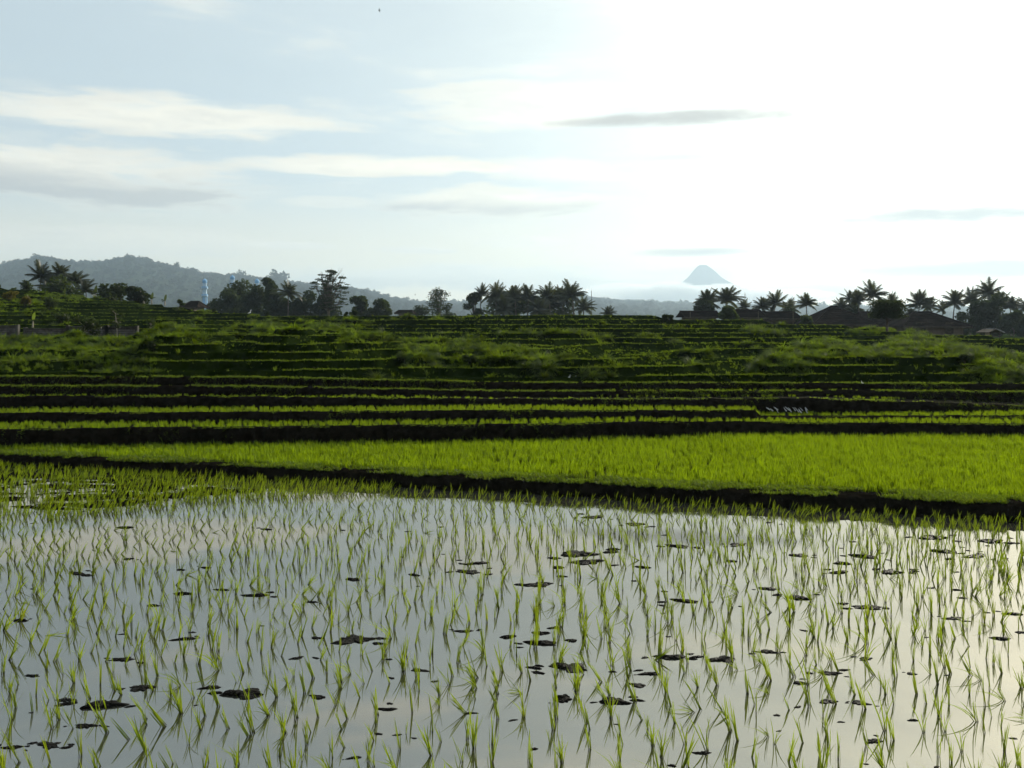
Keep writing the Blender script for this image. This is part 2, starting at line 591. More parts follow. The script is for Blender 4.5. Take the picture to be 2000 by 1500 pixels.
def hill(px, d):
    """height of the terraced slope, rough mask, riser mask"""
    px = np.asarray(px, float)
    d = np.asarray(d, float)
    px, d = np.broadcast_arrays(px, d)
    t = hill_t(px, d)
    py = Y0(px) + (YR(px) - Y0(px)) * t ** EXPO(px)
    H = EYE - (py - HOR) * d / FPX
    x = fx(px, d)
    ds = np.interp(px, [-300, 300, 800, 1050, 1250], [37, 35, 31, 29, 27])
    b1 = .50 * np.interp(px, [-300, 0, 300, 700, 1000, 1150, 1260], [.1, .15, .3, 1, .95, .6, 0])
    H = H + b1 * sstep(-6, 0, d - ds) * (1 - sstep(0, 8, d - ds))
    u = d - D0F(px)
    for (c_, wl, wr_, hh_, l0, l1) in ((1530, 42, 130, .50, 5, 13), (1800, 70, 120, .38, 8, 17), (1280, 60, 150, .22, 14, 24), (560, 60, 120, .35, 22, 34), (330, 50, 120, .45, 30, 46)):
        H = H + hh_ * np.exp(-((px - c_) / np.where(px < c_, wl, wr_)) ** 2) * sstep(0, 3, u) * (1 - sstep(l0, l1, u))
    rm = rough_mask(px + 45 * fbm(x / 2.5, d / 2.5, 77, 4), py + 16 * fbm(x / 2, d / 2, 78, 4))
    rm = np.clip(rm * (.75 + .9 * fbm(x / 2.2, d / 1.6, 79, 3)) + .8 * sstep(.42, .62, fbm(x / 3.5, d / 2.0, 80, 3)), 0, 1)
    fade = sstep(0, .06, t) * (1 - sstep(.86, 1, t))
    H = H + fade * (.15 * fbm(x / 7, d / 9, 5, 3) + .10 * fbm(x / 2.2, d / 4, 6, 3) + .16 * np.tanh(9 * fbm(x / 6, d / 10, 7, 2))) + rm * fade * (.05 + .34 * fbm(x / 1.5, d / 2.2, 9, 3))
    q = np.where(H < 2.5, H / STEP, 2.5 / STEP + (H - 2.5) / .33)
    k = np.floor(q)
    f = q - k
    r = .13 + .42 * rm
    ff = sstep(1 - r, 1.0, f) + .14 * np.exp(-((f - .04) / .05) ** 2) * (1 - rm)
    q2 = k + ff
    Z = np.where(q2 * STEP < 2.5, q2 * STEP, 2.5 + (q2 - 2.5 / STEP) * .33)
    riser = np.clip((f - (1 - r)) / r, 0, 1)
    Z = Z + .02 * fbm(x / .5, d / .7, 14, 3) + rm * .13 * fbm(x / .45, d / .6, 15, 3)
    Z = np.where(d < DR(px), Z, Z)
    return Z, rm, riser, f, k


def back_z(px, d):
    """behind the ridge the land falls to the flat country"""
    dr = DR(px)
    zr, *_ = hill(px, dr - .02)
    s = sstep(0, 30, d - dr)
    return zr * (1 - s) + 1.0 * s - .12 * sstep(0, 2, d - dr)


HRIM = []


def build_hill():
    hp = np.arange(-900, 2901, 3.0)
    T = np.linspace(0, 1, 560) ** 1.35
    d0 = D0F(hp) - .25
    D = d0[None, :] + (DR(hp) - d0)[None, :] * T[:, None]
    P = np.broadcast_to(hp[None, :], D.shape)
    Z, rm, ri, f, kk = hill(P, D)
    bed = np.interp(hp, PX, BED[-1])
    tt = hill_t(P, D)
    Z = np.maximum(Z, bed[None, :] - .05)
    Z = np.where(D < D0F(P), bed[None, :] - .02, Z)
    rr, cc_ = np.where((kk[1:] > kk[:-1]) & (D[1:] > D0F(P[1:]) + .1))
    HRIM.append(np.c_[P[rr + 1, cc_], D[rr + 1, cc_], Z[rr + 1, cc_], rm[rr + 1, cc_]])
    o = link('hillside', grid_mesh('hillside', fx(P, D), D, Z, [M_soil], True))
    tag(o, kind='structure')
    hb = np.arange(-900, 2901, 20.0)
    off = np.linspace(0, 45, 24)
    D2 = DR(hb)[None, :] - .02 + off[:, None]
    P2 = np.broadcast_to(hb[None, :], D2.shape)
    o = link('hill_back_slope', grid_mesh('hill_back_slope', fx(P2, D2), D2, back_z(P2, D2), [M_soil], True))
    tag(o, kind='structure')


build_hill()

# flat country to the horizon
gm = MB()
gm.add([(-6000, 86, 1.05), (6000, 86, 1.05), (9500, 10300, 1.05), (-9500, 10300, 1.05)], [(0, 1, 2, 3)])
tag(link('ground', gm.mesh('ground', [M_ground])), kind='structure')
gm = MB()
gm.add([(-40, -14, -.12), (40, -14, -.12), (40, 24, -.12), (-40, 24, -.12)], [(0, 1, 2, 3)])
tag(link('paddy_bed', gm.mesh('paddy_bed', [M_mud])), kind='structure')

# ------------------------------------------------------------------ near paddy: water, mud
wx = np.linspace(-900, 2900, 200)
wd = bund_d(wx) + .12
far = list(zip(fx(wx, wd), wd, np.zeros_like(wx)))
gm = MB()
vs_ = far + [(x, -14.0, 0.0) for (x, _, _) in far]
n = len(far)
gm.add(vs_, [(i, n + i, n + i + 1, i + 1) for i in range(n - 1)])
tag(link('paddy_water', gm.mesh('paddy_water', [M_water])), kind='structure')


def build_mudflat():
    px = np.arange(-500, 1000, 2.5)
    # mud bank just breaking the surface towards the bund
    n_r = 220
    t = np.linspace(0, 1, n_r)[:, None]
    dn = np.interp(px, [-500, 0, 150, 400, 700, 1000], [11.2, 11.3, 11.2, 12.3, 13.0, 13.2])[None, :]
    df_ = bund_d(px)[None, :] + .05
    D = dn + (df_ - dn) * t
    P = np.broadcast_to(px[None, :], D.shape)
    X = fx(P, D)
    edge = sstep(0, .22, t) * (1 - sstep(300, 900, P))
    Z = -.030 + edge * (.033 + .032 * fbm(X / .35, D / .16, 91, 4) + .012 * fbm(X / .08, D / .06, 92, 3)) + .006 * fbm(X / .1, D / .1, 93, 2)
    tag(link('mud_flat', grid_mesh('mud_flat', X, D, Z, [M_mud], True)), kind='structure')


build_mudflat()

# narrow ledge of wet mud along the foot of the bund
def build_shore():
    px = np.arange(-700, 2701, 2.5)
    t = np.linspace(0, 1, 40)[:, None]
    D = bund_d(px)[None, :] - .45 + .55 * t
    P = np.broadcast_to(px[None, :], D.shape)
    X = fx(P, D)
    Z = -.035 + .05 * t + .022 * fbm(X / .6, D / .12, 61, 4)
    tag(link('muddy_shore', grid_mesh('muddy_shore', X, D, Z, [M_mud], True)), kind='structure')


build_shore()


def clod_mesh(seed):
    r = np.random.default_rng(seed)
    nu, nv = 44, 11
    a = np.linspace(0, 2 * np.pi, nu, endpoint=False)
    v = np.linspace(0, 1, nv)
    vs, fs, = [], []
    ph = r.uniform(0, 50, 6)
    out = 1 + .22 * np.sin(2 * a + ph[0]) + .22 * np.sin(3 * a + ph[1]) + .20 * np.sin(5 * a + ph[2]) + .16 * np.sin(9 * a + ph[3]) + .14 * np.sin(14 * a + ph[4])
    for j, t in enumerate(v):
        rr = np.sin(t * np.pi / 2 * 1.0) if j else .001
        for i in range(nu):
            R = rr * out[i] * .5
            x, y = R * math.cos(a[i]), R * math.sin(a[i])
            h = (1 - t ** 2.2) * (.75 + .5 * float(fbm(x * 5 + ph[5], y * 5 + seed, seed, 3))) + .22 * float(fbm(x * 11 + seed, y * 11, seed + 3, 3)) * (1 - t)
            vs.append((x, y, h - .18 * t))
    for j in range(nv - 1):
        for i in range(nu):
            i2 = (i + 1) % nu
            fs.append((j * nu + i, (j + 1) * nu + i, (j + 1) * nu + i2, j * nu + i2))
    return mesh_np('mud_clod', vs, fs, [M_clod], True)


CLODS = [clod_mesh(100 + i) for i in range(9)]
CL_BIG = [(475, 1356, 105), (200, 1378, 105), (275, 1344, 60), (95, 1455, 60), (24, 1460, 42), (360, 1248, 46), (690, 1250, 92), (1060, 1256, 74),
          (905, 1233, 42), (1112, 1304, 96), (1198, 1370, 74), (1100, 1368, 40), (1340, 1174, 62), (1310, 1284, 64), (1410, 1288, 72), (1500, 1273, 42),
          (1620, 1315, 54), (1695, 1186, 64), (1862, 1208, 42), (1978, 1199, 36), (1128, 1082, 92), (1145, 1098, 84), (915, 1117, 56), (1050, 1142, 64),
          (932, 1100, 46), (1820, 1050, 64), (1690, 1087, 60), (1905, 1086, 62), (1842, 1077, 60), (1560, 1168, 54), (250, 1092, 24), (150, 1120, 42),
          (402, 1109, 22), (520, 1034, 26), (690, 1132, 38), (692, 1480, 28), (1680, 1373, 44), (166, 1418, 54), (240, 1288, 50), (500, 1163, 52),
          (434, 1152, 30), (40, 1212, 34), (1440, 1064, 46), (1325, 1067, 52), (1160, 1010, 48), (760, 1288, 18), (1268, 1316, 40), (1780, 1316, 24),
          (1690, 1287, 34), (1240, 1024, 46), (1500, 1150, 40), (1640, 1118, 46), (1560, 1085, 46), (1740, 1118, 56), (1935, 1057, 62), (610, 1176, 26)]
used_cl = []
for (px, py, w) in CL_BIG:
    used_cl.append((px, py, w * .76))
    for _ in range(3 if w > 40 else 1):
        q = random.uniform(.12, .32) * w
        used_cl.append((px + random.choice((-1, 1)) * w * random.uniform(.5, .8), py + random.uniform(-.14, .14) * w, q))
k = 0
while k < 90:
    px, py = random.uniform(-20, 2020), random.uniform(1005, 1500)
    if py < 1010 + max(0, (px - 1200) * .03):
        continue
    if random.random() > (.35 + .65 * (px / 2000.0)):
        continue
    used_cl.append((px, py, random.choice([8, 10, 12, 14, 18, 24, 30]) * (.6 + (py - 640) / 1500)))
    k += 1
for i, (px, py, w) in enumerate(used_cl):
    d = EYE * FPX / (py - HOR)
    wm = w * d / FPX
    big = w >= 31
    o = link('mud_clod', CLODS[i % 9], None, (fx(px, d), d, .001), (0, 0, random.uniform(-.35, .35) + (math.pi if i % 2 else 0)),
             (wm, wm * random.uniform(.32, .58), wm * (.085 if big else .12) * random.uniform(.8, 1.2)))
    if big:
        tag(o, 'broad lump of black mud rising out of the still paddy water', 'mud clod', 'mud lumps in the flooded paddy')
    else:
        tag(o, 'small crumb of black mud breaking the still paddy water', 'mud clod', 'mud crumbs in the flooded paddy')


# ------------------------------------------------------------------ plants: blades
def blades_mesh(name, seed, n, h, spread, width, mat, base_r=.01, droop=.5, segs=4, lean=0.0, darkbase=.2, hvar=.35):
    r = np.random.default_rng(seed)
    vs, fs, tn = [], [], []
    for b in range(n):
        az_ = r.uniform(0, 2 * np.pi)
        H = h * (1 - hvar * r.random())
        out_ = spread * r.uniform(.15, 1.0)
        bx, by = r.normal(0, base_r), r.normal(0, base_r)
        tw = r.uniform(0, np.pi)
        wx_, wy_ = math.cos(tw), math.sin(tw)
        dr_ = droop * r.uniform(.3, 1.2)
        i0 = len(vs)
        for k in range(segs + 1):
            t = k / segs
            o = out_ * H * (t * .55 + dr_ * t * t)
            x = bx + math.cos(az_) * o + lean * H * t
            y = by + math.sin(az_) * o
            z = H * (t - .28 * dr_ * out_ * t * t)
            w = width * (.45 + .75 * math.sin(math.pi * min(1, .22 + t * .78))) * (1 if k < segs else .05) * .5
            vs += [(x - wx_ * w, y - wy_ * w, z), (x + wx_ * w, y + wy_ * w, z)]
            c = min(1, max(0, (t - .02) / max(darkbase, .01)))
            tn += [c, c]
        for k in range(segs):
            a = i0 + k * 2
            fs.append((a, a + 1, a + 3, a + 2))
    return mesh_np(name, vs, fs, [mat], False, None, tn)


def scatter(name, pts, rot, scl, idx, meshes, label=None):
    """one 'stuff' object: instances of the given plant meshes at the points"""
    sc_col = bpy.data.collections.new(name + '_kinds')
    for i, me in enumerate(meshes):
        sc_col.objects.link(bpy.data.objects.new('%s_%02d' % (name, i), me))
    me = bpy.data.meshes.new(name)
    pts = np.asarray(pts, np.float32)
    me.vertices.add(len(pts))
    me.vertices.foreach_set('co', pts.ravel())
    a = me.attributes.new('rot', 'FLOAT_VECTOR', 'POINT')
    a.data.foreach_set('vector', np.asarray(rot, np.float32).ravel())
    a = me.attributes.new('scl', 'FLOAT_VECTOR', 'POINT')
    a.data.foreach_set('vector', np.asarray(scl, np.float32).ravel())
    a = me.attributes.new('idx', 'INT', 'POINT')
    a.data.foreach_set('value', np.asarray(idx, np.int32))
    me.update()
    o = link(name, me)
    ng = bpy.data.node_groups.new(name, 'GeometryNodeTree')
    ng.interface.new_socket('Geometry', in_out='INPUT', socket_type='NodeSocketGeometry')
    ng.interface.new_socket('Geometry', in_out='OUTPUT', socket_type='NodeSocketGeometry')
    N, L = ng.nodes, ng.links
    gi, go = N.new('NodeGroupInput'), N.new('NodeGroupOutput')
    ip = N.new('GeometryNodeInstanceOnPoints')
    ci = N.new('GeometryNodeCollectionInfo')
    ci.inputs['Collection'].default_value = sc_col
    ci.inputs['Separate Children'].default_value = True
    ci.inputs['Reset Children'].default_value = True

    def attr(nm, ty):
        nd = N.new('GeometryNodeInputNamedAttribute')
        nd.data_type = ty
        nd.inputs['Name'].default_value = nm
        return nd.outputs['Attribute']
    e2r = N.new('FunctionNodeEulerToRotation')
    L.new(attr('rot', 'FLOAT_VECTOR'), e2r.inputs[0])
    L.new(gi.outputs[0], ip.inputs['Points'])
    L.new(ci.outputs[0], ip.inputs['Instance'])
    ip.inputs['Pick Instance'].default_value = True
    L.new(attr('idx', 'INT'), ip.inputs['Instance Index'])
    L.new(e2r.outputs[0], ip.inputs['Rotation'])
    L.new(attr('scl', 'FLOAT_VECTOR'), ip.inputs['Scale'])
    L.new(ip.outputs[0], go.inputs[0])
    md = o.modifiers.new('scatter', 'NODES')
    md.node_group = ng
    tag(o, label, kind='stuff')
    return o


# ---- seedlings of the near paddy
def seedlings():
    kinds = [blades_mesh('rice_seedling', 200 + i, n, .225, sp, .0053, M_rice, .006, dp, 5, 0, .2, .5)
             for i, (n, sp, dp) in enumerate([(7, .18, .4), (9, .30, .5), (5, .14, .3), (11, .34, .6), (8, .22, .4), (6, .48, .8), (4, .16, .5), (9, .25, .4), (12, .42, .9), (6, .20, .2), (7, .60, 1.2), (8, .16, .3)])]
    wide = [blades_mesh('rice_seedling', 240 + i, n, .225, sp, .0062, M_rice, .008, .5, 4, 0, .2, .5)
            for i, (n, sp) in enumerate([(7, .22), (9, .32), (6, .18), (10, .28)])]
    P = []
    s = .178
    for iy in range(int(3.4 / s), int(19 / s)):
        for ix in range(int(-15 / s), int(15 / s)):
            x = ix * s + RNG.normal(0, .024) + .10 * float(np.sin(iy * s * .9 + ix * .05))
            y = iy * s + RNG.normal(0, .045)
            px = 1000 + FPX * x / y
            if not (fx(0, y) - 3.2 < x < fx(2000, y) + 3.2):
                continue
            if y > bund_d(px) - .10:
                continue
            if RNG.random() < .10:
                continue
            P.append((x, y, px))
    # gaps filled with late plantings towards the bund
    for _ in range(1150):
        px = RNG.uniform(-500, 2500)
        y = bund_d(px) - .1 - 3.2 * RNG.random() ** 1.5
        P.append((float(fx(px, y)), y, px))
    # thicker stand on the mud flat
    for _ in range(2700):
        px = RNG.uniform(-160, 760)
        dn = np.interp(px, [-160, 0, 150, 400, 760], [11.0, 11.1, 11.1, 12.2, 13.0])
        df_ = bund_d(px) - .1
        y = dn + (df_ - dn) * RNG.random()
        if RNG.random() > 1 - .8 * sstep(200, 760, px):
            continue
        P.append((float(fx(px, y)), y, px))
    P = np.array(P)
    dens = P[:, 1]
    order = np.argsort(dens)
    P = P[order]
    inview = (P[:, 2] > 5) & (P[:, 2] < 1995) & (HOR + EYE * FPX / P[:, 1] < 1515)
    lean_b = fbm(P[:, 0] / 2.2, P[:, 1] / 2.2, 301, 2)
    lx = np.where(P[:, 1] < 6.3, -.16, np.where(P[:, 2] < 700, .18, .06)) + .32 * lean_b + RNG.normal(0, .13, len(P))
    lx = np.where(RNG.random(len(P)) < .05, lx * 3.2, lx)
    lx = np.where(P[:, 1] > 11.0, .26 + RNG.normal(0, .2, len(P)), lx)
    ly = RNG.normal(0, .15, len(P))
    sc_ = np.clip(RNG.normal(.84, .17, len(P)), .45, 1.25) * np.interp(P[:, 1], [7.5, 12.0], [1.0, .66])
    near = np.where(inview)[0][:300]
    for i in near:
        k = int(RNG.integers(0, 12))
        o = link('rice_seedling', kinds[k], None, (P[i, 0], P[i, 1], -.004), (ly[i], lx[i], 0), (sc_[i],) * 3)
        tag(o, 'young green rice seedling leaning over its reflection in still water', 'rice seedling', 'rice seedlings in the flooded paddy')
    rest = np.setdiff1d(np.arange(len(P)), near)
    far_ = P[rest, 1] > 8.5
    idx = np.where(far_, RNG.integers(12, 16, len(rest)), RNG.integers(0, 12, len(rest)))
    pts = np.c_[P[rest, 0], P[rest, 1], np.full(len(rest), -.004)]
    scatter('rice_seedlings', pts, np.c_[ly[rest], lx[rest], np.zeros(len(rest))], np.repeat(sc_[rest, None], 3, 1), idx, kinds + wide)


seedlings()


# ---- dense rice in the raised fields
def rice_fields():
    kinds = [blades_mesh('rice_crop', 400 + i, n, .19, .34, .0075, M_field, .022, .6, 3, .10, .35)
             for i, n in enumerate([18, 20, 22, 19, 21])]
    P, S = [], []
    edges = [BD + .80] + [d + .24 for d, z in RIMS]
    ends = [d - .14 for d, z in RIMS] + [D0 + .2]
    for f in range(6):
        sp = [.105, .11, .11, .12, .13, .13][f]
        hs = [1.0, .62, .55, .42, .34, .30][f]
        d = 11.0
        while d < 27:
            lo, hi = -420 / FPX * d - .7 * d, 2420 / FPX * d - .3 * d
            x0_ = math.floor(float(fx(-450, d)) / (sp * 1.3)) * sp * 1.3
            xs = np.arange(x0_, fx(2450, d), sp * 1.3) + .04 * math.sin(d * 3) + .12 * d
            xs = xs + RNG.normal(0, sp * (.16 if f == 0 else .5), len(xs))
            ys = d + RNG.normal(0, sp * .22, len(xs))
            px = 1000 + FPX * xs / ys
            e0, e1, bz = np.interp(px, PX, edges[f]), np.interp(px, PX, ends[f]), np.interp(px, PX, BED[f])
            ok = (ys > e0) & (ys < e1) & (RNG.random(len(xs)) > .04)
            if f >= 3:
                ok &= (fbm(xs / 3, ys * 2, 44 + f, 2) > [-.2, 0, .05][f - 3]) & (RNG.random(len(xs)) < .6)
            P.append(np.c_[xs, ys, bz - .005][ok])
            h_ = hs * (1 + .18 * fbm(xs / 1.5, ys / 1.5, 41, 3)) * RNG.uniform(.8, 1.15, len(xs))
            S.append(h_[ok])
            d += sp * .85
    P, S = np.concatenate(P), np.concatenate(S)
    n = len(P)
    rot = np.c_[RNG.normal(0, .12, n), RNG.normal(.05, .12, n), RNG.uniform(0, 6.28, n)]
    scl = np.c_[np.clip(S, .6, 2), np.clip(S, .6, 2), S]
    scatter('rice_crop', P, rot, scl, RNG.integers(0, 5, n), kinds)
    return n


n_rice = rice_fields()


# ---- grass on bunds, banks and the hillside
def mound_mesh(seed, n=150):
    """fountain of long grass drooping outwards into a dome"""
    r = np.random.default_rng(seed)
    vs, fs, tn = [], [], []
    for b in range(n):
        a = r.uniform(0, 6.283)
        q = r.random() ** .5
        bx, by = math.cos(a) * q * .16, math.sin(a) * q * .16
        a2 = a + r.normal(0, .5)
        L = r.uniform(.30, .52)
        el_ = 1.5 - .9 * q + r.normal(0, .15)
        p = np.array([bx, by, 0.0])
        sd = np.array([-math.sin(a2 + r.normal(0, .6)), math.cos(a2), 0])
        i0 = len(vs)
        for k in range(5):
            w = .011 * (1 - .8 * (k / 4.0) ** 2)
            vs += [tuple(p - sd * w), tuple(p + sd * w)]
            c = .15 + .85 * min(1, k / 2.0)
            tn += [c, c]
            el_ -= .42 * r.uniform(.6, 1.2) if k else 0
            p = p + L / 4 * np.array([math.cos(a2) * math.cos(el_), math.sin(a2) * math.cos(el_), math.sin(el_)])
        for k in range(4):
            q_ = i0 + 2 * k
            fs.append((q_, q_ + 1, q_ + 3, q_ + 2))
    return mesh_np('grass', vs, fs, [M_grass], False, None, tn)


def grasses():
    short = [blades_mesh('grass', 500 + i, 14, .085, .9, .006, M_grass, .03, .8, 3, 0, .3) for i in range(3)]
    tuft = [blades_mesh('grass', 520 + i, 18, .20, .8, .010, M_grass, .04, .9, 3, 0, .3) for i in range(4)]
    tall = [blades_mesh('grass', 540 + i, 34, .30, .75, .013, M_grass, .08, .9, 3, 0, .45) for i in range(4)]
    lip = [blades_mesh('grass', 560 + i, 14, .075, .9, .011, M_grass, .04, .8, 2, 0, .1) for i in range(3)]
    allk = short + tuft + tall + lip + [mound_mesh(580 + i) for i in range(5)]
    P, R, S, I = [], [], [], []

    def put(p, tilt, s, i):
        n = len(p)
        P.append(p)
        R.append(np.c_[tilt + RNG.normal(0, .15, n), RNG.normal(0, .2, n), RNG.uniform(-.6, .6, n)])
        S.append(np.repeat(np.asarray(s)[:, None], 3, 1))
        I.append(i)
    # bund top
    n = 17500
    px = RNG.uniform(-450, 2450, n)
    t = RNG.random(n)
    bd, bz = np.interp(px, PX, BD), np.interp(px, PX, BUNDZ)
    d = bd + .10 + .66 * t
    keep = (fbm(fx(px, d) / .5, d / .25, 71, 3) + .15 * np.sin(px / 40)) > -.12
    keep &= RNG.random(n) < (.25 + .75 * sstep(.05, .35, t))
    p = np.c_[fx(px, d), d, bz + .01 - .02 * t][keep]
    put(p, -.1, RNG.uniform(.5, 1.0, len(p)), RNG.integers(0, 3, len(p)))
    # rims of the lower terraces
    for i, (rd, rz) in enumerate(RIMS):
        n = 3600
        px = RNG.uniform(-450, 2450, n)
        d = np.interp(px, PX, rd) + RNG.uniform(-.05, .2, n)
        z = np.interp(px, PX, rz) - .01
        keep = fbm(fx(px, d) / .8, d * 0 + i, 81 + i, 3) > [.15, .15, .1, -.25, -.3][i]
        p = np.c_[fx(px, d), d, z][keep]
        put(p, .1, RNG.uniform(.5, 1.0, len(p)) * [.5, .5, .6, .8, .9][i], RNG.integers(0, 3, len(p)))
        # hanging on the faces
        n = 1500 if i < 3 else 3000
        px = RNG.uniform(-450, 2450, n)
        h_ = RNG.random(n)
        d = np.interp(px, PX, rd) - .14 * (1 - h_)
        zb = np.interp(px, PX, BED[i])
        z = zb + (np.interp(px, PX, rz) - zb) * h_
        keep = fbm(fx(px, d) / 1.2, d * 0 + i, 86 + i, 3) > (.25 if i < 3 else -.1)
        p = np.c_[fx(px, d), d, z][keep]
        put(p, .9, RNG.uniform(.4, .9, len(p)), RNG.integers(0, 3, len(p)))
    # hillside
    n = 330000
    px = RNG.uniform(-160, 2160, n)
    t = RNG.random(n) ** 1.1
    d0 = D0F(px)
    d = d0 + (DR(px) - d0) * t * 1.03
    z, rm, ri, f, _ = hill(px, np.minimum(d, DR(px)))
    x = fx(px, d)
    rim = np.exp(-((f - .03) / .07) ** 2) + np.exp(-((f - .98) / .04) ** 2)
    dens = .02 + .15 * (ri > 0) + .42 * rm
    dens *= .55 + .9 * (fbm(x / 3, d / 3, 95, 3) * .5 + .5)
    keep = RNG.random(n) < dens * .62
    x, d, z, rm, ri, f, rim, px = (a[keep] for a in (x, d, z, rm, ri, f, rim, px))
    n = len(x)
    big = rm * (fbm(x / 1.5, d / 1.5, 96, 3) * .5 + .6)
    kind = np.where(big > .80, RNG.integers(7, 11, n), np.where(rm + RNG.random(n) * .5 > .4, RNG.integers(3, 7, n), RNG.integers(0, 3, n)))
    sc_ = np.where(kind >= 7, RNG.uniform(.45, .95, n), RNG.uniform(.55, 1.05, n)) * (.85 + .25 * sstep(30, 70, d))
    sc_ = np.where((kind < 7) & (rim < .2) & (ri <= 0), sc_ * .6, sc_)
    put(np.c_[x, d, z - .012], .05 + .5 * (ri > 0), sc_, kind)
    # mounds of long grass on the rough parts
    n = 16000
    px = RNG.uniform(-160, 2160, n)
    d0 = D0F(px)
    d = d0 + (DR(px) - d0) * RNG.random(n) ** 1.2
    z, rm2, ri2, f2, _ = hill(px, d)
    x = fx(px, d)
    clump = fbm(x / .9, d / .9, 111, 3)
    ok = (rm2 > .22) & (RNG.random(n) < (.15 + .9 * sstep(-.05, .35, clump)))
    x, d, z, cl_ = x[ok], d[ok], z[ok], clump[ok]
    put(np.c_[x, d, z - .03], .12, RNG.uniform(.5, 1.15, len(x)) * (1 + .3 * cl_) * (.75 + .35 * sstep(25, 60, d)), RNG.integers(14, 19, len(x)))
    h = HRIM[0]
    h = h[(h[:, 0] > -160) & (h[:, 0] < 2160)]
    for rep_ in range(2):
        hh = h[RNG.random(len(h)) < (.80 if rep_ == 0 else .55)]
        d = hh[:, 1] + RNG.uniform(-.04, .08, len(hh))
        px = hh[:, 0] + RNG.uniform(-1.5, 1.5, len(hh))
        gap = fbm(fx(px, d) / 1.3, d * 2.0, 99, 3)
        ok = gap > -.35
        hh, d, px, gap = hh[ok], d[ok], px[ok], gap[ok]
        put(np.c_[fx(px, d), d, hh[:, 2] - .012], .1, RNG.uniform(.55, 1.05, len(d)) * (1 + .5 * np.clip(gap, 0, 1)), RNG.integers(11, 14, len(d)))
    P_, R_, S_, I_ = (np.concatenate(a) for a in (P, R, S, I))
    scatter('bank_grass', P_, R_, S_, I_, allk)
    return len(P_)


n_grass = grasses()


def ground_z(px, d):
    if d <= DR(px):
        return float(hill(np.array([px]), np.array([d]))[0][0])
    return float(max(1.05, back_z(np.array([px]), np.array([d]))[0]))


def d_of(px, py):
    """distance on the hillside of the point seen at that row of its column"""
    ds = np.linspace(float(D0F(px)) + .3, float(DR(px)) - .1, 400)
    z = hill(np.full(400, px), ds)[0]
    yy = HOR + (EYE - z) * FPX / ds
    vis = np.minimum.accumulate(yy)
    i = np.where(vis <= py)[0]
    return float(ds[i[0]]) if len(i) else float(ds[-1])


# ------------------------------------------------------------------ trees
def palm_crown(seed, R, nf=22, up=.5, droopy=1.0):
    r = np.random.default_rng(seed)
    vs, fs = [], []

    wa = r.uniform(0, 6.28)

    def quad(a, b, c, d):
        i = len(vs)
        vs.extend([a, b, c, d])
        fs.append((i, i + 1, i + 2, i + 3))
    for k in range(nf):
        if r.random() < .12:
            continue
        az_ = k * 2.399 + r.normal(0, .3)
        age = k / nf                                     # 0 young, upright .. 1 old, hanging
        el0 = 1.50 - 1.75 * age + r.normal(0, .13)
        L = R * (1.0 - .18 * (1 - age)) * r.uniform(.72, 1.12)
        wind = .09 * math.cos(az_ - wa) 
        ca, sa = math.cos(az_), math.sin(az_)
        pts, el_, p = [], el0, np.zeros(3)
        nseg = 13
        for j in range(nseg + 1):
            pts.append(p.copy())
            el_ -= (.012 + .095 * (j / nseg)) * droopy * (.55 + .6 * age) - wind * .35
            p = p + L / nseg * np.array([math.cos(el_) * ca, math.cos(el_) * sa, math.sin(el_)])
        side = np.array([-sa, ca, 0])
        for j in range(nseg):
            w = .018 * R * (1 - j / nseg) + .004 * R
            quad(tuple(pts[j] - side * w), tuple(pts[j] + side * w), tuple(pts[j + 1] + side * w * .9), tuple(pts[j + 1] - side * w * .9))
            if j < 1:
                continue
            for sub in (0., .25, .5, .75):
                q = pts[j] * (1 - sub) + pts[j + 1] * sub
                tt = (j + sub) / nseg
                ll = R * .28 * math.sin(math.pi * min(1, .18 + .80 * tt)) ** .7 * r.uniform(.85, 1.1)
                fwd = (pts[j + 1] - pts[j]) / (L / nseg)
                for sd in (-1, 1):
                    dirv = side * sd * .75 + fwd * .55 + np.array([0, 0, -.42 - .35 * age + r.normal(0, .12)])
                    dirv = dirv / np.linalg.norm(dirv)
                    tip = q + dirv * ll
                    wv = fwd * .017 * R
                    quad(tuple(q - wv * .6), tuple(q + wv), tuple(q + dirv * ll * .6 + wv * .8 + np.array([0, 0, -.01])), tuple(tip))
    # nuts and dry sheath in the middle
    for k in range(10):
        a = r.uniform(0, 6.28)
        c = np.array([math.cos(a) * .07 * R, math.sin(a) * .07 * R, -.07 * R + r.uniform(-.03, .03) * R])
        s = .035 * R
        i = len(vs)
        vs.extend([tuple(c + np.array(o) * s) for o in ((1, 0, 0), (0, 1, 0), (-1, 0, 0), (0, -1, 0), (0, 0, 1.3), (0, 0, -1.3))])
        for (p_, q_) in ((0, 1), (1, 2), (2, 3), (3, 0)):
            fs.append((i + p_, i + q_, i + 4, i + 4))
            fs.append((i + q_, i + p_, i + 5, i + 5))
    me = bpy.data.meshes.new('crown')
    me.from_pydata(vs, [], [tuple(dict.fromkeys(f)) for f in fs])
    me.materials.append(M_palm)
    at = me.attributes.new('tone', 'FLOAT', 'POINT')
    at.data.foreach_set('value', [1.0] * len(vs))
    return me


PALMS = [palm_crown(600 + i, 1.0, nf, .5, dr_) for i, (nf, dr_) in enumerate([(31, 1.0), (27, 1.25), (33, .85), (29, 1.1), (25, 1.4), (35, 1.0)])]


def empty(name, loc):
    o = bpy.data.objects.new(name, None)
    COL.objects.link(o)
    o.location = loc
    o.empty_display_size = .3
    return o


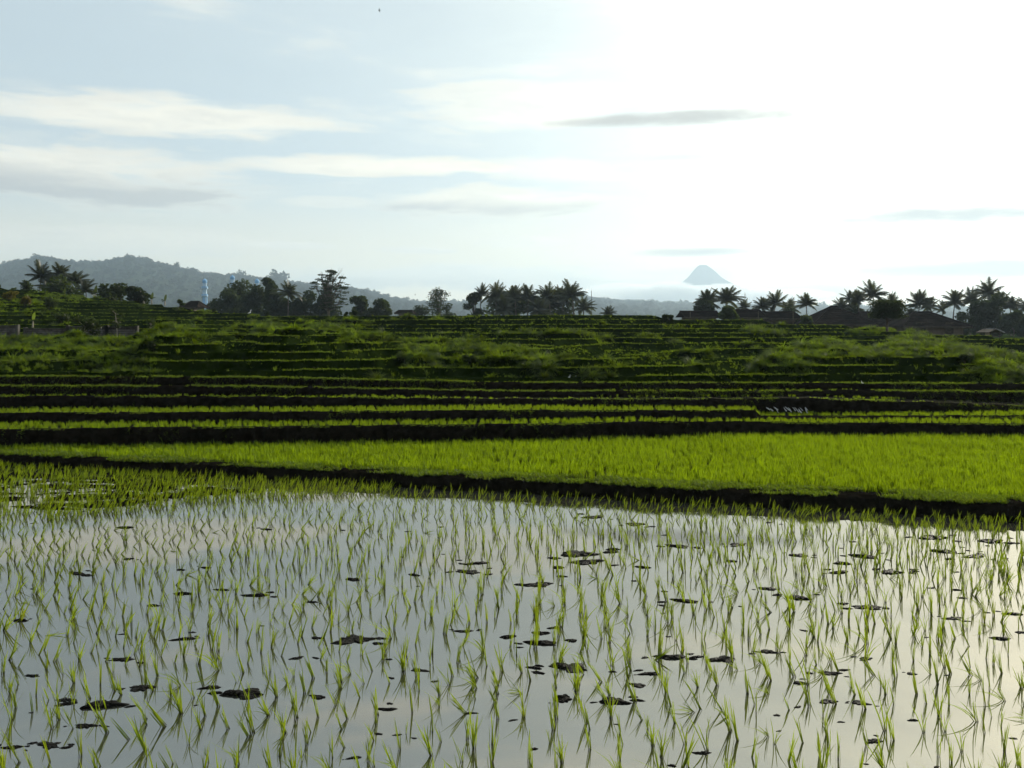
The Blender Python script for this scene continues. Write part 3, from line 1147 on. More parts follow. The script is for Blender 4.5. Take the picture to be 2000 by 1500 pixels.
def palm(i, px, topy, d, rpx, label, group='coconut palms beyond the terraces', lean=None):
    """palm whose crown centre stands rpx*0.62 below its top row"""
    z0 = ground_z(px, d)
    x = float(fx(px, d))
    R = rpx * d / FPX
    ztop = EYE + (HOR - topy) * d / FPX
    hc = max(1.0, ztop - .90 * R - z0)
    lean = random.uniform(-.08, .08) * hc if lean is None else lean
    t = empty('coconut_palm', (x - lean, d, z0))
    pts, rr = [], []
    for k in range(9):
        s = k / 8.0
        pts.append((lean * s ** 1.7, .03 * hc * math.sin(s * 3), hc * s - .1 * (k == 0)))
        rr.append(.17 * (1 - .45 * s) * (1.35 if k == 0 else 1) * max(.6, R / 3.5))
    mb = MB()
    mb.tube(pts, rr, 8)
    link('trunk', mb.mesh('trunk', [M_bark], True), t)
    link('crown', PALMS[i % 6], t, pts[-1], (random.uniform(-.1, .1), random.uniform(-.1, .1), random.uniform(0, 6.28)), (R * random.uniform(.88, 1.1), R * random.uniform(.88, 1.1), R * random.uniform(.85, 1.15)))
    tag(t, label, 'palm tree', group)
    return t


def leaf_cloud(name, blobs, leaf, n, seed, mat, flat=1.0, hang=0.0):
    """leaf sized faces spread through the given ellipsoids"""
    r = np.random.default_rng(seed)
    vols = np.array([b[3] * b[4] * b[5] for b in blobs]) ** (2 / 3.)
    pick = r.choice(len(blobs), n, p=vols / vols.sum())
    B = np.array(blobs)[pick]
    u = r.normal(size=(n, 3))
    u /= np.linalg.norm(u, axis=1)[:, None]
    rr = r.random(n) ** .42
    c = B[:, :3] + u * rr[:, None] * B[:, 3:6]
    s = leaf * r.uniform(.5, 1.25, n)
    a = r.normal(size=(n, 3)) * np.array([1, 1, .55])
    a[:, 2] -= hang
    a /= np.linalg.norm(a, axis=1)[:, None]
    b = np.cross(a, r.normal(size=(n, 3)) + np.array([0, 0, flat]))
    b /= np.linalg.norm(b, axis=1)[:, None] + 1e-6
    v = np.stack([c - a * s[:, None], c + b * s[:, None] * .5, c + a * s[:, None], c - b * s[:, None] * .5], 1).reshape(-1, 3)
    f = np.arange(n * 4).reshape(-1, 4)
    return mesh_np(name, v, f, [mat], False, None, np.ones(n * 4))


def limb_mesh(h, ends, r0, seed, mat=None, fork=.45):
    """trunk that forks into limbs reaching the given points"""
    r = np.random.default_rng(seed)
    mb = MB()
    fk = Vector((r.normal(0, .03) * h, r.normal(0, .03) * h, h * fork))
    mb.tube([(0, 0, -.15), (fk.x * .3, fk.y * .5, h * fork * .5), fk], [r0 * 1.3, r0, r0 * .85], 8)
    for e in ends:
        e = Vector(e)
        m1 = fk.lerp(e, .5) + Vector((0, 0, r.uniform(-.04, .05) * h))
        st = fk * r.uniform(.82, 1.0)
        mb.tube([st, m1, e], [r0 * .5, r0 * .33, r0 * .1], 5)
        for q in range(2):
            t_ = e + Vector((r.normal(0, .07) * h, r.normal(0, .07) * h, r.uniform(.02, .09) * h))
            mb.tube([m1.lerp(e, .4), t_], [r0 * .2, r0 * .05], 4)
    return mb.mesh('trunk', [mat or M_bark], True)


def tree(name, px, topy, d, wpx, label, cat='tree', group=None, n=2600, leaf=.30, mat=None, shape='round', seed=None, dens=9, basey=None, bark=None):
    seed = seed or int(px * 7 + topy)
    r = np.random.default_rng(seed)
    z0 = ground_z(px, d)
    x = float(fx(px, d))
    H = EYE + (HOR - topy) * d / FPX - z0
    W = wpx * d / FPX * .5
    t = empty(name, (x, d, z0))
    blobs, ends = [], []
    if shape == 'round':
        lo = max(.1, .34)
        for k in range(dens):
            a = r.uniform(0, 6.28)
            q = r.random() ** .6
            zz = r.uniform(lo, .92)
            wr = math.sin(math.pi * min(.97, .2 + .72 * (zz - lo) / (1 - lo)))
            cx_, cy_ = math.cos(a) * q * W * .72 * wr, math.sin(a) * q * W * .72 * wr
            s = W * r.uniform(.22, .44)
            zc = min(zz * H, H - s * .55)
            blobs.append((cx_, cy_, zc, s, s, s * .72))
            ends.append((cx_ * .9, cy_ * .9, zc))
    elif shape == 'column':
        for k in range(dens):
            zz = .15 + .8 * k / (dens - 1)
            s = W * (.95 - .6 * abs(zz - .45)) * r.uniform(.55, .85)
            blobs.append((r.normal(0, W * .28), r.normal(0, W * .28), min(zz * H, H - s * .5), s, s, s))
            if k % 2:
                ends.append(blobs[-1][:3])
    elif shape == 'mass':          # crown to the ground, several tops
        for k in range(dens):
            xx = r.uniform(-.82, .82)
            zz = r.random() ** .8 * (1 - .45 * abs(xx) ** 1.5)
            s = max(W, .42 * H) * r.uniform(.24, .46)
            blobs.append((xx * W * .8, r.normal(0, W * .3), max(.10 * H, min(zz * H, H - s * .6)), s, s, s * .85))
            if k % 3 == 0:
                ends.append(blobs[-1][:3])
    elif shape == 'pads':          # flat layered crown of a spreading tree
        for k in range(dens):
            zz = r.uniform(.40, .97)
            wr = math.sin(math.pi * (.22 + .66 * (zz - .40) / .57)) ** .8
            a = r.uniform(0, 6.28)
            q = r.uniform(.1, 1.0)
            s = W * r.uniform(.08, .17)
            blobs.append((math.cos(a) * q * W * .9 * wr, math.sin(a) * q * W * .9 * wr, zz * H, s * 1.3, s * 1.1, s * .30))
            ends.append((blobs[-1][0], blobs[-1][1], blobs[-1][2] - s * .1))
    elif shape == 'clipped':
        for ix in range(5):
            for iy in range(4):
                for iz in range(3):
                    cx_, cy_ = (ix - 2) / 2 * W * .76, (iy - 1.5) / 1.5 * W * .6
                    blobs.append((cx_, cy_, H * (.52 + .175 * iz), W * .33, W * .33, H * .12))
        ends = [b[:3] for b in blobs[::7]]
    elif shape == 'shrub':
        for k in range(dens):
            a = r.uniform(0, 6.28)
            q = r.random() ** .5 * W * .7
            s = W * r.uniform(.3, .5)
            blobs.append((math.cos(a) * q, math.sin(a) * q, r.uniform(.25, .8) * H, s, s, min(s, H * .3)))
            ends.append(blobs[-1][:3])
    r0 = {'shrub': .02, 'clipped': .05}.get(shape, .035) * max(H, 1.0) * .6
    link('trunk', limb_mesh(H, ends[:40], r0, seed, bark, .62 if shape == 'clipped' else (.25 if shape in ('mass', 'shrub') else .42)), t)
    link('crown', leaf_cloud('crown', blobs, leaf, n, seed + 1, mat or M_leaf, flat=2.5 if shape == 'pads' else .6), t)
    tag(t, label, cat, group)
    return t


TREES = 'trees along the far edge of the terraces'
# left hilltop group
tree('broadleaf_tree', -8, 530, 120, 62, 'dark rounded tree on the hilltop beside the first palms', group=TREES, n=3000, leaf=.3, mat=M_leafdark, dens=12)
for i, (px, ty, d, r_, lb) in enumerate([
        (80, 506, 130, 36, 'coconut palm with upswept fronds at the edge of the hilltop cluster'),
        (118, 503, 132, 38, 'tallest coconut palm of the dark hilltop cluster'),
        (98, 528, 138, 32, 'lower coconut palm squeezed between two taller hilltop palms'),
        (146, 518, 128, 36, 'coconut palm with drooping sunlit fronds in the hilltop cluster'),
        (168, 540, 126, 30, 'short brownish palm at the outer end of the hilltop cluster')]):
    palm(i, px, ty, d, r_, lb, 'coconut palms on the hilltop')
for i, (px, ty, d, w, lb, sh) in enumerate([
        (45, 548, 112, 70, 'low dark thicket at the foot of the hilltop palms', 'mass'),
        (122, 540, 108, 116, 'wide green thicket under the hilltop palms', 'mass'),
        (210, 556, 110, 46, 'pale green bushy tree beside the hilltop palms', 'mass'),
        (236, 556, 112, 44, 'light green rounded tree between two hilltop bushes', 'mass'),
        (265, 560, 104, 46, 'dark green bushy tree ending the hilltop row', 'mass')]):
    tree('bushy_tree', px, ty, d, w, lb, group='bushes and trees on the hilltop', n=4000, leaf=.26, shape=sh, dens=22, mat=M_leafdark if i in (0, 4) else M_leaf)
tree('bushy_tree', 352, 571, 112, 26, 'small scraggly tree standing alone before the forested hill', group=TREES, n=500, leaf=.2, dens=6)
# middle left woods
for i, (px, ty, d, w, lb, sh, mt) in enumerate([
        (440, 562, 190, 76, 'broad dark tree beside the tallest minaret', 'mass', M_leafdark),
        (472, 549, 196, 56, 'dark tree with a feathery top between two minarets', 'mass', M_leafdark),
        (497, 556, 188, 54, 'flat topped dark tree before the third minaret', 'mass', M_leafdark),
        (526, 544, 186, 34, 'narrow pointed dark tree beside the third minaret', 'column', M_leafdark),
        (545, 565, 184, 50, 'thick dark bush at the foot of a lone palm', 'mass', M_leafdark),
        (596, 570, 184, 66, 'dark bushy tree between lone palm and spreading tree', 'mass', M_leafdark),
        (640, 578, 186, 70, 'thick dark bush under the spreading tree', 'mass', M_leafdark),
        (700, 580, 180, 60, 'grey green bush beyond the spreading tree', 'mass', M_leaf),
        (738, 583, 178, 54, 'spiky topped green bush at the end of the woods', 'mass', M_leaf)]):
    tree('woodland_tree', px, ty, d, w, lb, group=TREES, n=7000, leaf=.36, shape=sh, mat=mt, dens=26)
palm(1, 563, 541, 180, 34, 'lone coconut palm rising from the dark middle woods')
tree('spreading_tree', 645, 525, 172, 92, 'tall open spreading tree with flat layered branches above the woods', group=TREES, n=5200, leaf=.20, shape='pads', dens=120, mat=M_leafdark)
tree('open_crowned_tree', 858, 561, 185, 66, 'thin crowned round tree standing apart from the palms', group=TREES, n=2300, leaf=.20, shape='round', dens=26, mat=M_leafdark)
tree('woodland_tree', 822, 598, 190, 56, 'low dark bush at the foot of the thin crowned tree', group=TREES, n=2000, leaf=.25, shape='mass', dens=14, mat=M_leafdark)
tree('woodland_tree', 872, 592, 182, 46, 'low rounded bush under the thin crowned tree', group=TREES, n=1800, leaf=.25, shape='mass', dens=12, mat=M_leafdark)
# centre palm grove
tree('woodland_tree', 925, 572, 172, 52, 'dense rounded tree at the near end of the palm grove', group=TREES, n=3600, leaf=.26, shape='round', dens=22, mat=M_leafdark)
tree('woodland_tree', 1000, 570, 178, 104, 'dark undergrowth below the tall palms of the grove', group=TREES, n=7000, leaf=.36, shape='mass', dens=26, mat=M_leafdark)
tree('woodland_tree', 1085, 571, 178, 104, 'dark thicket filling the far half of the palm grove', group=TREES, n=7000, leaf=.36, shape='mass', dens=26, mat=M_leafdark)
for i, (px, ty, d, r_, lb) in enumerate([
        (940, 552, 172, 26, 'small coconut palm above the rounded tree of the grove'),
        (969, 542, 168, 40, 'bushy headed tall coconut palm in the grove'),
        (1006, 547, 172, 33, 'slim coconut palm next to the bushy headed palm'),
        (1032, 551, 170, 36, 'wide coconut palm in the middle of the grove'),
        (1072, 547, 172, 38, 'coconut palm with wide level fronds in the grove'),
        (1096, 554, 176, 30, 'shorter coconut palm between the two tallest of the far grove'),
        (1117, 541, 168, 40, 'tallest coconut palm at the far end of the grove'),
        (1140, 572, 164, 32, 'low coconut palm with hanging fronds ending the grove'),
        (985, 572, 166, 34, 'low coconut palm hidden among the grove trunks'),
        (1050, 575, 166, 34, 'low sunlit coconut palm inside the grove')]):
    palm(i, px, ty, d, r_, lb, 'coconut palms of the grove')
palm(3, 1188, 594, 150, 20, 'tiny young palm standing alone beyond the grove')
# right hand palms by the houses
for i, (px, ty, d, r_, lb) in enumerate([
        (1382, 560, 150, 32, 'dark coconut palm above the small gabled roof'),
        (1419, 551, 154, 37, 'broad coconut palm beside the long roofs'),
        (1453, 579, 165, 24, 'small palm behind the ridge of the long roof'),
        (1489, 576, 160, 26, 'small palm rising over the middle of the long roof'),
        (1514, 562, 158, 34, 'large coconut palm behind the long roof'),
        (1543, 580, 166, 26, 'pale hazy palm beside the end of the long roof'),
        (1575, 568, 140, 28, 'lone coconut palm between the long roof and the steep roof'),
        (1645, 574, 150, 28, 'low palm behind the slope of the steep roof'),
        (1662, 560, 160, 26, 'slim palm behind the peak of the steep roof'),
        (1678, 561, 152, 28, 'coconut palm over the far slope of the steep roof'),
        (1706, 543, 146, 36, 'tallest coconut palm between steep roof and clipped tree'),
        (1742, 565, 152, 32, 'coconut palm right behind the clipped tree'),
        (1797, 561, 150, 34, 'coconut palm in the gap before the wide hip roof'),
        (1814, 576, 152, 26, 'lower palm paired with another before the wide hip roof'),
        (1842, 584, 156, 22, 'small palm over the peak of the wide hip roof'),
        (1865, 561, 148, 33, 'spreading coconut palm over the wide hip roof'),
        (1897, 558, 152, 30, 'upright coconut palm behind the eave of the hip roof'),
        (1932, 540, 148, 36, 'tallest coconut palm above the field hut'),
        (1952, 560, 150, 36, 'thick headed coconut palm beside the tallest one by the hut'),
        (1974, 570, 150, 32, 'coconut palm with bare trunk beyond the field hut'),
        (2004, 572, 150, 34, 'coconut palm at the outer end of the row by the hut'),
        (1780, 596, 146, 18, 'young low palm beside the wide hip roof')]):
    palm(i + 2, px, ty, d, r_, lb, 'coconut palms by the houses')
for i, (px, ty, d, w, lb, sh) in enumerate([
        (1378, 585, 148, 42, 'dark bush under the palm by the small gabled roof', 'mass'),
        (1420, 598, 104, 46, 'sunlit green bush before the long roof', 'mass'),
        (1540, 592, 150, 46, 'hazy green tree behind the long roof', 'mass'),
        (1576, 618, 100, 26, 'low green shrub at the end of the long roof', 'mass'),
        (1672, 590, 155, 60, 'hazy tree crown behind the steep roof', 'mass'),
        (1905, 585, 142, 60, 'tall hazy tree behind the hut palms', 'mass'),
        (1945, 575, 140, 66, 'big hazy tree mass behind the field hut', 'mass'),
        (1980, 605, 136, 50, 'grey green thicket beyond the field hut', 'mass'),
        (2015, 600, 130, 50, 'dark thicket at the end of the hut row', 'mass')]):
    tree('village_tree', px, ty, d, w, lb, group='trees between the houses', n=4500, leaf=.30, shape=sh, dens=24, mat=M_leaf if i in (1, 3, 7) else M_leafdark)
tree('clipped_tree', 1733, 584, 57.2, 60, 'dark clipped tree with a boxy crown on two thin trunks', n=5200, leaf=.075, shape='clipped', mat=M_leafdark)

# shrubs and young trees on the slope
for (px, py, w, h, lb, mt, nm) in [
        (1296, 632, 18, 18, 'small dark bush on the terrace rim', M_leafdark, 'bush'),
        (1308, 628, 16, 13, 'low dark shrub next to the rim bush', M_leafdark, 'bush'),
        (675, 616, 10, 8, 'tiny dark shrub on the ridge', M_leafdark, 'bush'),
        (692, 616, 14, 12, 'dark twiggy shrub on the ridge below the spreading tree', M_leafdark, 'bush'),
        (522, 616, 6, 9, 'tiny black bush on the ridge before the woods', M_leafdark, 'bush'),
        (418, 610, 6, 6, 'tiny black shrub beside the grassy ridge hump', M_leafdark, 'bush'),
        (22, 588, 30, 22, 'yellow leaved shrub on the upper slope', M_yellow, 'shrub'),
        (48, 600, 26, 22, 'golden shrub above the block wall', M_yellow, 'shrub'),
        (95, 606, 40, 26, 'green shrub on the slope over the wall', M_leaf, 'shrub'),
        (300, 690, 30, 24, 'leafy bright weed clump on the lower slope', M_leaf, 'shrub'),
        (790, 712, 36, 26, 'leafy green shrub among the grassy mounds', M_leaf, 'shrub'),
        (915, 712, 30, 22, 'rounded leafy shrub on the grassy nose', M_leaf, 'shrub'),
        (1885, 712, 26, 20, 'leafy shrub on the far terraces below the hut', M_leaf, 'shrub'),
        (178, 640, 26, 22, 'green shrub behind the middle of the wall', M_leaf, 'shrub'),
        (120, 632, 34, 22, 'dark green shrub behind the block wall', M_leaf, 'shrub')]:
    dd = d_of(px, py)
    tree(nm, px, py - h, dd, w, lb, nm, 'shrubs on the terraced slope', n=700, leaf=.055 * dd / 40, shape='shrub', mat=mt, dens=8)

# ------------------------------------------------------------------ block wall on the left slope
M_block = rough_mat('concrete_block', (0.07, 0.066, 0.062), (0.15, 0.14, 0.13), 3.0, 0.95, 0.5)
M_conc = rough_mat('weathered_concrete', (0.045, 0.042, 0.038), (0.10, 0.095, 0.085), 2.0, 0.95, 0.4)


def block_panel(w, h):
    mb = MB()
    ch, cw = .11, .30
    rows = int(h / ch)
    mb.box((0, .03, h / 2), (w, .06, h), 0, 1)
    rr = random.Random(int(w * 100))
    for r in range(rows):
        x = -w / 2 - (r % 2) * cw * .5
        while x < w / 2:
            a, b = max(x, -w / 2), min(x + cw, w / 2)
            if b - a > .05:
                mb.box(((a + b) / 2, -.02 + rr.uniform(-.012, .012), r * ch + ch / 2), (b - a - .02, .08, ch - .02), 0, 0)
            x += cw
    return mb.mesh('block_panel', [M_block, M_conc])


def build_wall():
    segs = [(-120, 33, 636, 662), (52, 133, 641, 664), (135, 208, 637, 664), (212, 266, 638, 664)]
    d = 46.0
    z0 = EYE - (666 - HOR) * d / FPX
    for i, (a, b, yt, yb) in enumerate(segs):
        xa, xb = float(fx(a, d)), float(fx(b, d))
        zt = EYE - (yt - HOR) * d / FPX
        zb = EYE - (yb - HOR) * d / FPX
        t = empty('block_wall', ((xa + xb) / 2, d, zb))
        w, h = xb - xa, zt - zb
        p = link('panel', block_panel(w, h - .05), t)
        p['kind'] = 'stuff'
        mb = MB()
        mb.box((0, .0, h - .022), (w + .1, .2, .05))
        link('coping', mb.mesh('coping', [M_conc]), t)
        for s in (-1, 1):
            mb = MB()
            mb.box((s * (w / 2 + .05), -.02, (h + .05) / 2 - .35), (.13, .2, h + .75))
            link('pillar', mb.mesh('pillar', [M_conc]), t)
        mb = MB()
        mb.box((0, .01, -.36), (w, .14, .71))
        link('footing', mb.mesh('footing', [M_conc]), t)
        tag(t, ['grey block wall section running out beside the wall gap', 'longest grey block wall section with a plain concrete footing',
                'grey block wall section behind the leaning young tree', 'end section of the grey block wall by the slim tree'][i],
            'wall', 'sections of the block wall')


build_wall()


def young_tree(px, basey, topy, wpx, label, leanx, crown_from, seed, n=420, mat=None, dd=None):
    d = dd
    z0 = EYE - (basey - HOR) * d / FPX
    x = float(fx(px, d))
    H = (basey - topy) * d / FPX
    W = wpx * d / FPX / 2
    r = np.random.default_rng(seed)
    t = empty('young_tree', (x, d, z0))
    top = Vector((leanx * H, 0, H * .8))
    mb = MB()
    pts = [(0, 0, -.1), (leanx * H * .15, 0, H * .28), (leanx * H * .5, 0, H * .52), top]
    mb.tube(pts, [.035, .028, .02, .008], 6)
    blobs = []
    for k in range(9):
        a, q = r.uniform(0, 6.28), r.random() ** .5
        zc = r.uniform(crown_from, .92) * H
        c = (leanx * H * .7 + math.cos(a) * q * W * .75, math.sin(a) * q * W * .75, zc)
        blobs.append((*c, W * .34, W * .34, W * .22))
        mb.tube([Vector(pts[2]).lerp(top, r.random()), c], [.012, .004], 4)
    link('trunk', mb.mesh('trunk', [M_palebark], True), t)
    link('crown', leaf_cloud('crown', blobs, .075, n, seed, mat or M_leaf), t)
    tag(t, label, 'tree', 'young trees by the block wall')


young_tree(155, 694, 612, 62, 'young tree with pale leaning trunk before the block wall', .18, .52, 11, 900, dd=44.0)
young_tree(229, 668, 596, 30, 'slim young tree at the end section of the block wall', -.05, .42, 12, 380, dd=45.2)
young_tree(293, 664, 620, 26, 'small straight sapling just past the end of the block wall', .02, .30, 13, 300, dd=46.0)
young_tree(133, 702, 640, 26, 'thin bare stemmed sapling below the block wall', .06, .60, 14, 90, dd=44.4)


def banana(px, basey, topy, label, dd, seed, n=5, bright=None):
    r = np.random.default_rng(seed)
    z0 = EYE - (basey - HOR) * dd / FPX
    H = (basey - topy) * dd / FPX
    t = empty('banana_plant', (float(fx(px, dd)), dd, z0 - .05))
    mb = MB()
    mb.tube([(0, 0, 0), (.01, 0, H * .3), (.02, 0, H * .5)], [.06 * H, .05 * H, .03 * H], 7)
    link('stem', mb.mesh('stem', [M_palebark], True), t)
    for k in range(n):
        mb = MB()
        a = k * 2.4 + r.uniform(-.3, .3)
        el0 = 1.5 if k == 0 else r.uniform(.6, 1.25)
        ca, sa = math.cos(a), math.sin(a)
        p, el_ = Vector((.02, 0, H * .42)), el0
        vs_, L = [], H * (.58 if k == 0 else .55)
        for j in range(8):
            w = .11 * H * math.sin(math.pi * (.08 + .88 * j / 7.0)) ** .6
            sd = Vector((-sa, ca, .15)) if k else Vector((1, 0, 0))
            vs_ += [p - sd * w, p + sd * w]
            el_ -= (.02 if k == 0 else .2)
            p = p + Vector((math.cos(el_) * ca, math.cos(el_) * sa, math.sin(el_))) * L / 7
        mb.add(vs_, [(2 * j, 2 * j + 1, 2 * j + 3, 2 * j + 2) for j in range(7)])
        link('leaf', mb.mesh('leaf', [M_banana if k == 0 and bright else M_leaf]), t)
    tag(t, label, 'banana plant', 'banana plants on the left slope')


banana(64, 638, 608, 'banana plant with one bright upright leaf behind the wall', 47.5, 1, 5, True)
banana(125, 584, 562, 'small banana plant below the hilltop palms', 90.0, 2, 5)
banana(186, 584, 556, 'banana plant with pale hanging leaves by the last hilltop palm', 91.0, 3, 6)
banana(296, 594, 570, 'banana plant standing before the forested hill', 100.0, 4, 4)
banana(322, 596, 574, 'thin banana plant beside another on the ridge', 100.0, 5, 3)

# ------------------------------------------------------------------ village: houses, hut, minarets, masts
M_tile = rough_mat('roof_tile', (0.016, 0.013, 0.012), (0.032, 0.025, 0.022), 0.8, 0.95, 0, 0.0)
M_wallp = rough_mat('plaster_wall', (0.09, 0.07, 0.06), (0.15, 0.12, 0.10), 0.7, 0.9)
M_wood = rough_mat('dark_wood', (0.035, 0.028, 0.022), (0.07, 0.055, 0.042), 5, 0.9)
M_tin = rough_mat('tin_sheet', (0.42, 0.43, 0.43), (0.58, 0.58, 0.57), 2, 0.45, 0, 0.5)
M_glassd = rough_mat('dark_opening', (0.012, 0.012, 0.012), (0.02, 0.02, 0.02), 2, 0.3)
M_minw = rough_mat('white_paint', (0.46, 0.62, 0.80), (0.54, 0.69, 0.84), 1, 0.7)
M_minb = rough_mat('blue_paint', (0.24, 0.46, 0.74), (0.30, 0.52, 0.78), 1, 0.6)


def house(pxl, pxr, eavey, topy, d, label, ridge=.35, dep=7.0, hip=True, ground=1.05, rows=True, wing=None):
    xl, xr = float(fx(pxl, d)), float(fx(pxr, d))
    w = xr - xl
    ze = EYE - (eavey - HOR) * d / FPX - ground
    zt = EYE - (topy - HOR) * d / FPX - ground
    t = empty('house', ((xl + xr) / 2, d + dep / 2, ground))
    mb = MB()
    hw, hd = w / 2, dep / 2
    rg = hw * ridge if hip else hw
    # body
    bw, bd_ = hw - .7, hd - .7
    mb.box((0, 0, ze / 2 + .02), (bw * 2, bd_ * 2, ze))
    link('wall', mb.mesh('wall', [M_wallp]), t)
    rf = MB()
    A = [(-hw, -hd, ze), (hw, -hd, ze), (hw, hd, ze), (-hw, hd, ze), (-rg, 0, zt), (rg, 0, zt)]
    rf.add(A, [(0, 1, 5, 4), (2, 3, 4, 5), (1, 2, 5), (3, 0, 4), (3, 2, 1, 0)])
    roof = link('roof', rf.mesh('roof', [M_tile]), t)
    # ridge and hip caps, tile courses
    cp = MB()
    cp.tube([(-rg, 0, zt + .03), (rg, 0, zt + .03)], [.12, .12], 6)
    if hip:
        for s in (-1, 1):
            for q in (-1, 1):
                cp.tube([(s * rg, 0, zt + .02), (s * hw, q * hd, ze + .04)], [.10, .10], 5)
    link('ridge_cap', cp.mesh('ridge_cap', [M_tile]), roof)
    cs = MB()
    nc = 9
    for k in range(1, nc):
        u = k / nc
        xa = hw + (rg - hw) * u
        cs.box((0, -hd + hd * u, ze + (zt - ze) * u + .03), (2 * xa - .1, .12, .05))
    link('tile_courses', cs.mesh('tile_courses', [M_tile]), roof)
    fb = MB()
    fb.box((0, -hd - .02, ze - .08), (w, .05, .18))
    link('fascia', fb.mesh('fascia', [M_wood]), t)
    nwin = max(2, int(w / 3.2))
    for k in range(nwin):
        xx = -bw + (k + .5) * 2 * bw / nwin
        if k == nwin // 2:
            mb = MB()
            mb.box((xx, -bd_ - .03, 1.0), (.9, .08, 1.95))
            link('door', mb.mesh('door', [M_wood]), t)
        else:
            mb = MB()
            mb.box((xx, -bd_ - .03, 1.45), (1.1, .08, 1.1))
            wo = link('window', mb.mesh('window', [M_wood]), t)
            for s in (-1, 1):
                mb = MB()
                mb.box((xx + s * .26, -bd_ - .08, 1.45), (.44, .03, .92))
                link('pane', mb.mesh('pane', [M_glassd]), wo)
    tag(t, label, 'house', 'houses at the far edge of the terraces')
    return t


house(1336, 1412, 619, 608, 112, 'small house with a low dark gabled roof beyond the ridge', hip=False, dep=6)
house(1438, 1500, 620, 605, 108, 'house with a long flat ridged dark roof behind the bush', ridge=.9, dep=6)
house(1498, 1568, 622, 609, 112, 'house with a long low roof ending by the lone palm', ridge=.92, dep=6)
house(1588, 1716, 634, 598, 104, 'house with a steep pointed dark hip roof', ridge=.10, dep=8)
house(1690, 1790, 638, 609, 110, 'house with a level ridged roof behind the clipped tree', ridge=.8, dep=7)
house(1764, 1900, 638, 609, 100, 'house with a wide dark hip roof above its plaster walls', ridge=.26, dep=8)
house(770, 806, 612, 606, 165, 'far low house with roof aerials beside the woods', ridge=.8, dep=6)
house(350, 385, 600, 588, 140, 'far small roofed house before the minaret', ridge=.5, dep=6)


def post_mb(p, q, r0, mat, name, parent):
    mb = MB()
    mb.tube([p, q], [r0, r0 * .9], 6)
    return link(name, mb.mesh(name, [mat], True), parent)


def field_hut(px, basey, d, label):
    z0 = EYE - (basey - HOR) * d / FPX
    t = empty('field_hut', (float(fx(px, d)), d, z0))
    s = d / FPX
    W, Hh = 22 * s, 12 * s
    for sx in (-1, 1):
        for sy in (-1, 1):
            post_mb((sx * W * .42, sy * .55, -.2), (sx * W * .42, sy * .55, Hh), .035, M_wood, 'post', t)
    mb = MB()
    mb.box((0, 0, Hh * .32), (W * .95, 1.2, .05))
    link('platform', mb.mesh('platform', [M_wood]), t)
    for sx, mt in ((-1, M_wood), (1, M_tin)):
        mb = MB()
        mb.box((sx * W * .34, 0, Hh + .10), (W * .80, 1.6, .04), 0, 0, sx * .42)
        link('roof_sheet', mb.mesh('roof_sheet', [mt]), t)
    for sy in (-1, 1):
        post_mb((-W * .42, sy * .55, Hh), (W * .42, sy * .55, Hh), .03, M_wood, 'beam', t)
        post_mb((-W * .42, sy * .55, Hh), (0, sy * .55, Hh + .26), .025, M_wood, 'rafter', t)
        post_mb((W * .42, sy * .55, Hh), (0, sy * .55, Hh + .26), .025, M_wood, 'rafter', t)
    mb = MB()
    mb.box((W * .2, .58, Hh * .62), (W * .45, .03, Hh * .55))
    link('back_panel', mb.mesh('back_panel', [M_tin]), t)
    tag(t, label, 'hut')


field_hut(1934, 661, 57.4, 'open field hut on posts with a tin sheet roof')


def minaret(px, topy, d, label):
    t = empty('minaret', (float(fx(px, d)), d, 1.05))
    H = EYE + (HOR - topy) * d / FPX - 1.05
    r = 4.3 * d / FPX
    mb = MB()
    mb.lathe([(r * 1.15, 0), (r * 1.1, H * .3), (r, H * .3), (r, H - 4.6 * r)], 10)
    link('shaft', mb.mesh('shaft', [M_minw]), t)
    for zf in (.42, .66, .0):
        z = H * zf if zf else H - 4.6 * r
        mb = MB()
        mb.lathe([(r, z - .3), (r * 1.55, z), (r * 1.55, z + .35), (r, z + .36)], 10)
        bl = link('balcony', mb.mesh('balcony', [M_minw]), t)
        mb = MB()
        mb.lathe([(r * 1.5, z + .36), (r * 1.5, z + .8), (r * 1.42, z + .8), (r * 1.42, z + .36)], 10)
        link('railing', mb.mesh('railing', [M_minb]), bl)
    for k in range(4):
        mb = MB()
        a = k * math.pi / 2 - math.pi / 2
        mb.box((math.cos(a) * r * 1.0, math.sin(a) * r * 1.0, H * .55), (.12, r * .7, H * .2), a)
        link('panel', mb.mesh('panel', [M_minb]), t)
    mb = MB()
    mb.lathe([(r * .95, H - 4.3 * r), (r * .95, H - 2.4 * r), (r * 1.1, H - 2.3 * r), (r * 1.1, H - 2.1 * r), (r * .9, H - 2.1 * r)], 10)
    link('lantern', mb.mesh('lantern', [M_minw]), t)
    mb = MB()
    mb.lathe([(r * .85, H - 2.1 * r), (r * 1.12, H - 1.5 * r), (r * 1.05, H - .9 * r), (r * .6, H - .4 * r), (r * .12, H - .1 * r), (.03, H + r * .3)], 12)
    link('dome', mb.mesh('dome', [M_minb], True), t)
    tag(t, label, 'minaret', 'white and blue minarets')


minaret(400, 544, 330, 'white and blue minaret standing free of the trees to its balconies')
minaret(454, 537, 320, 'tallest white and blue minaret with its shaft hidden by dark trees')
minaret(502, 544, 350, 'white and blue minaret peeping over the flat topped tree')


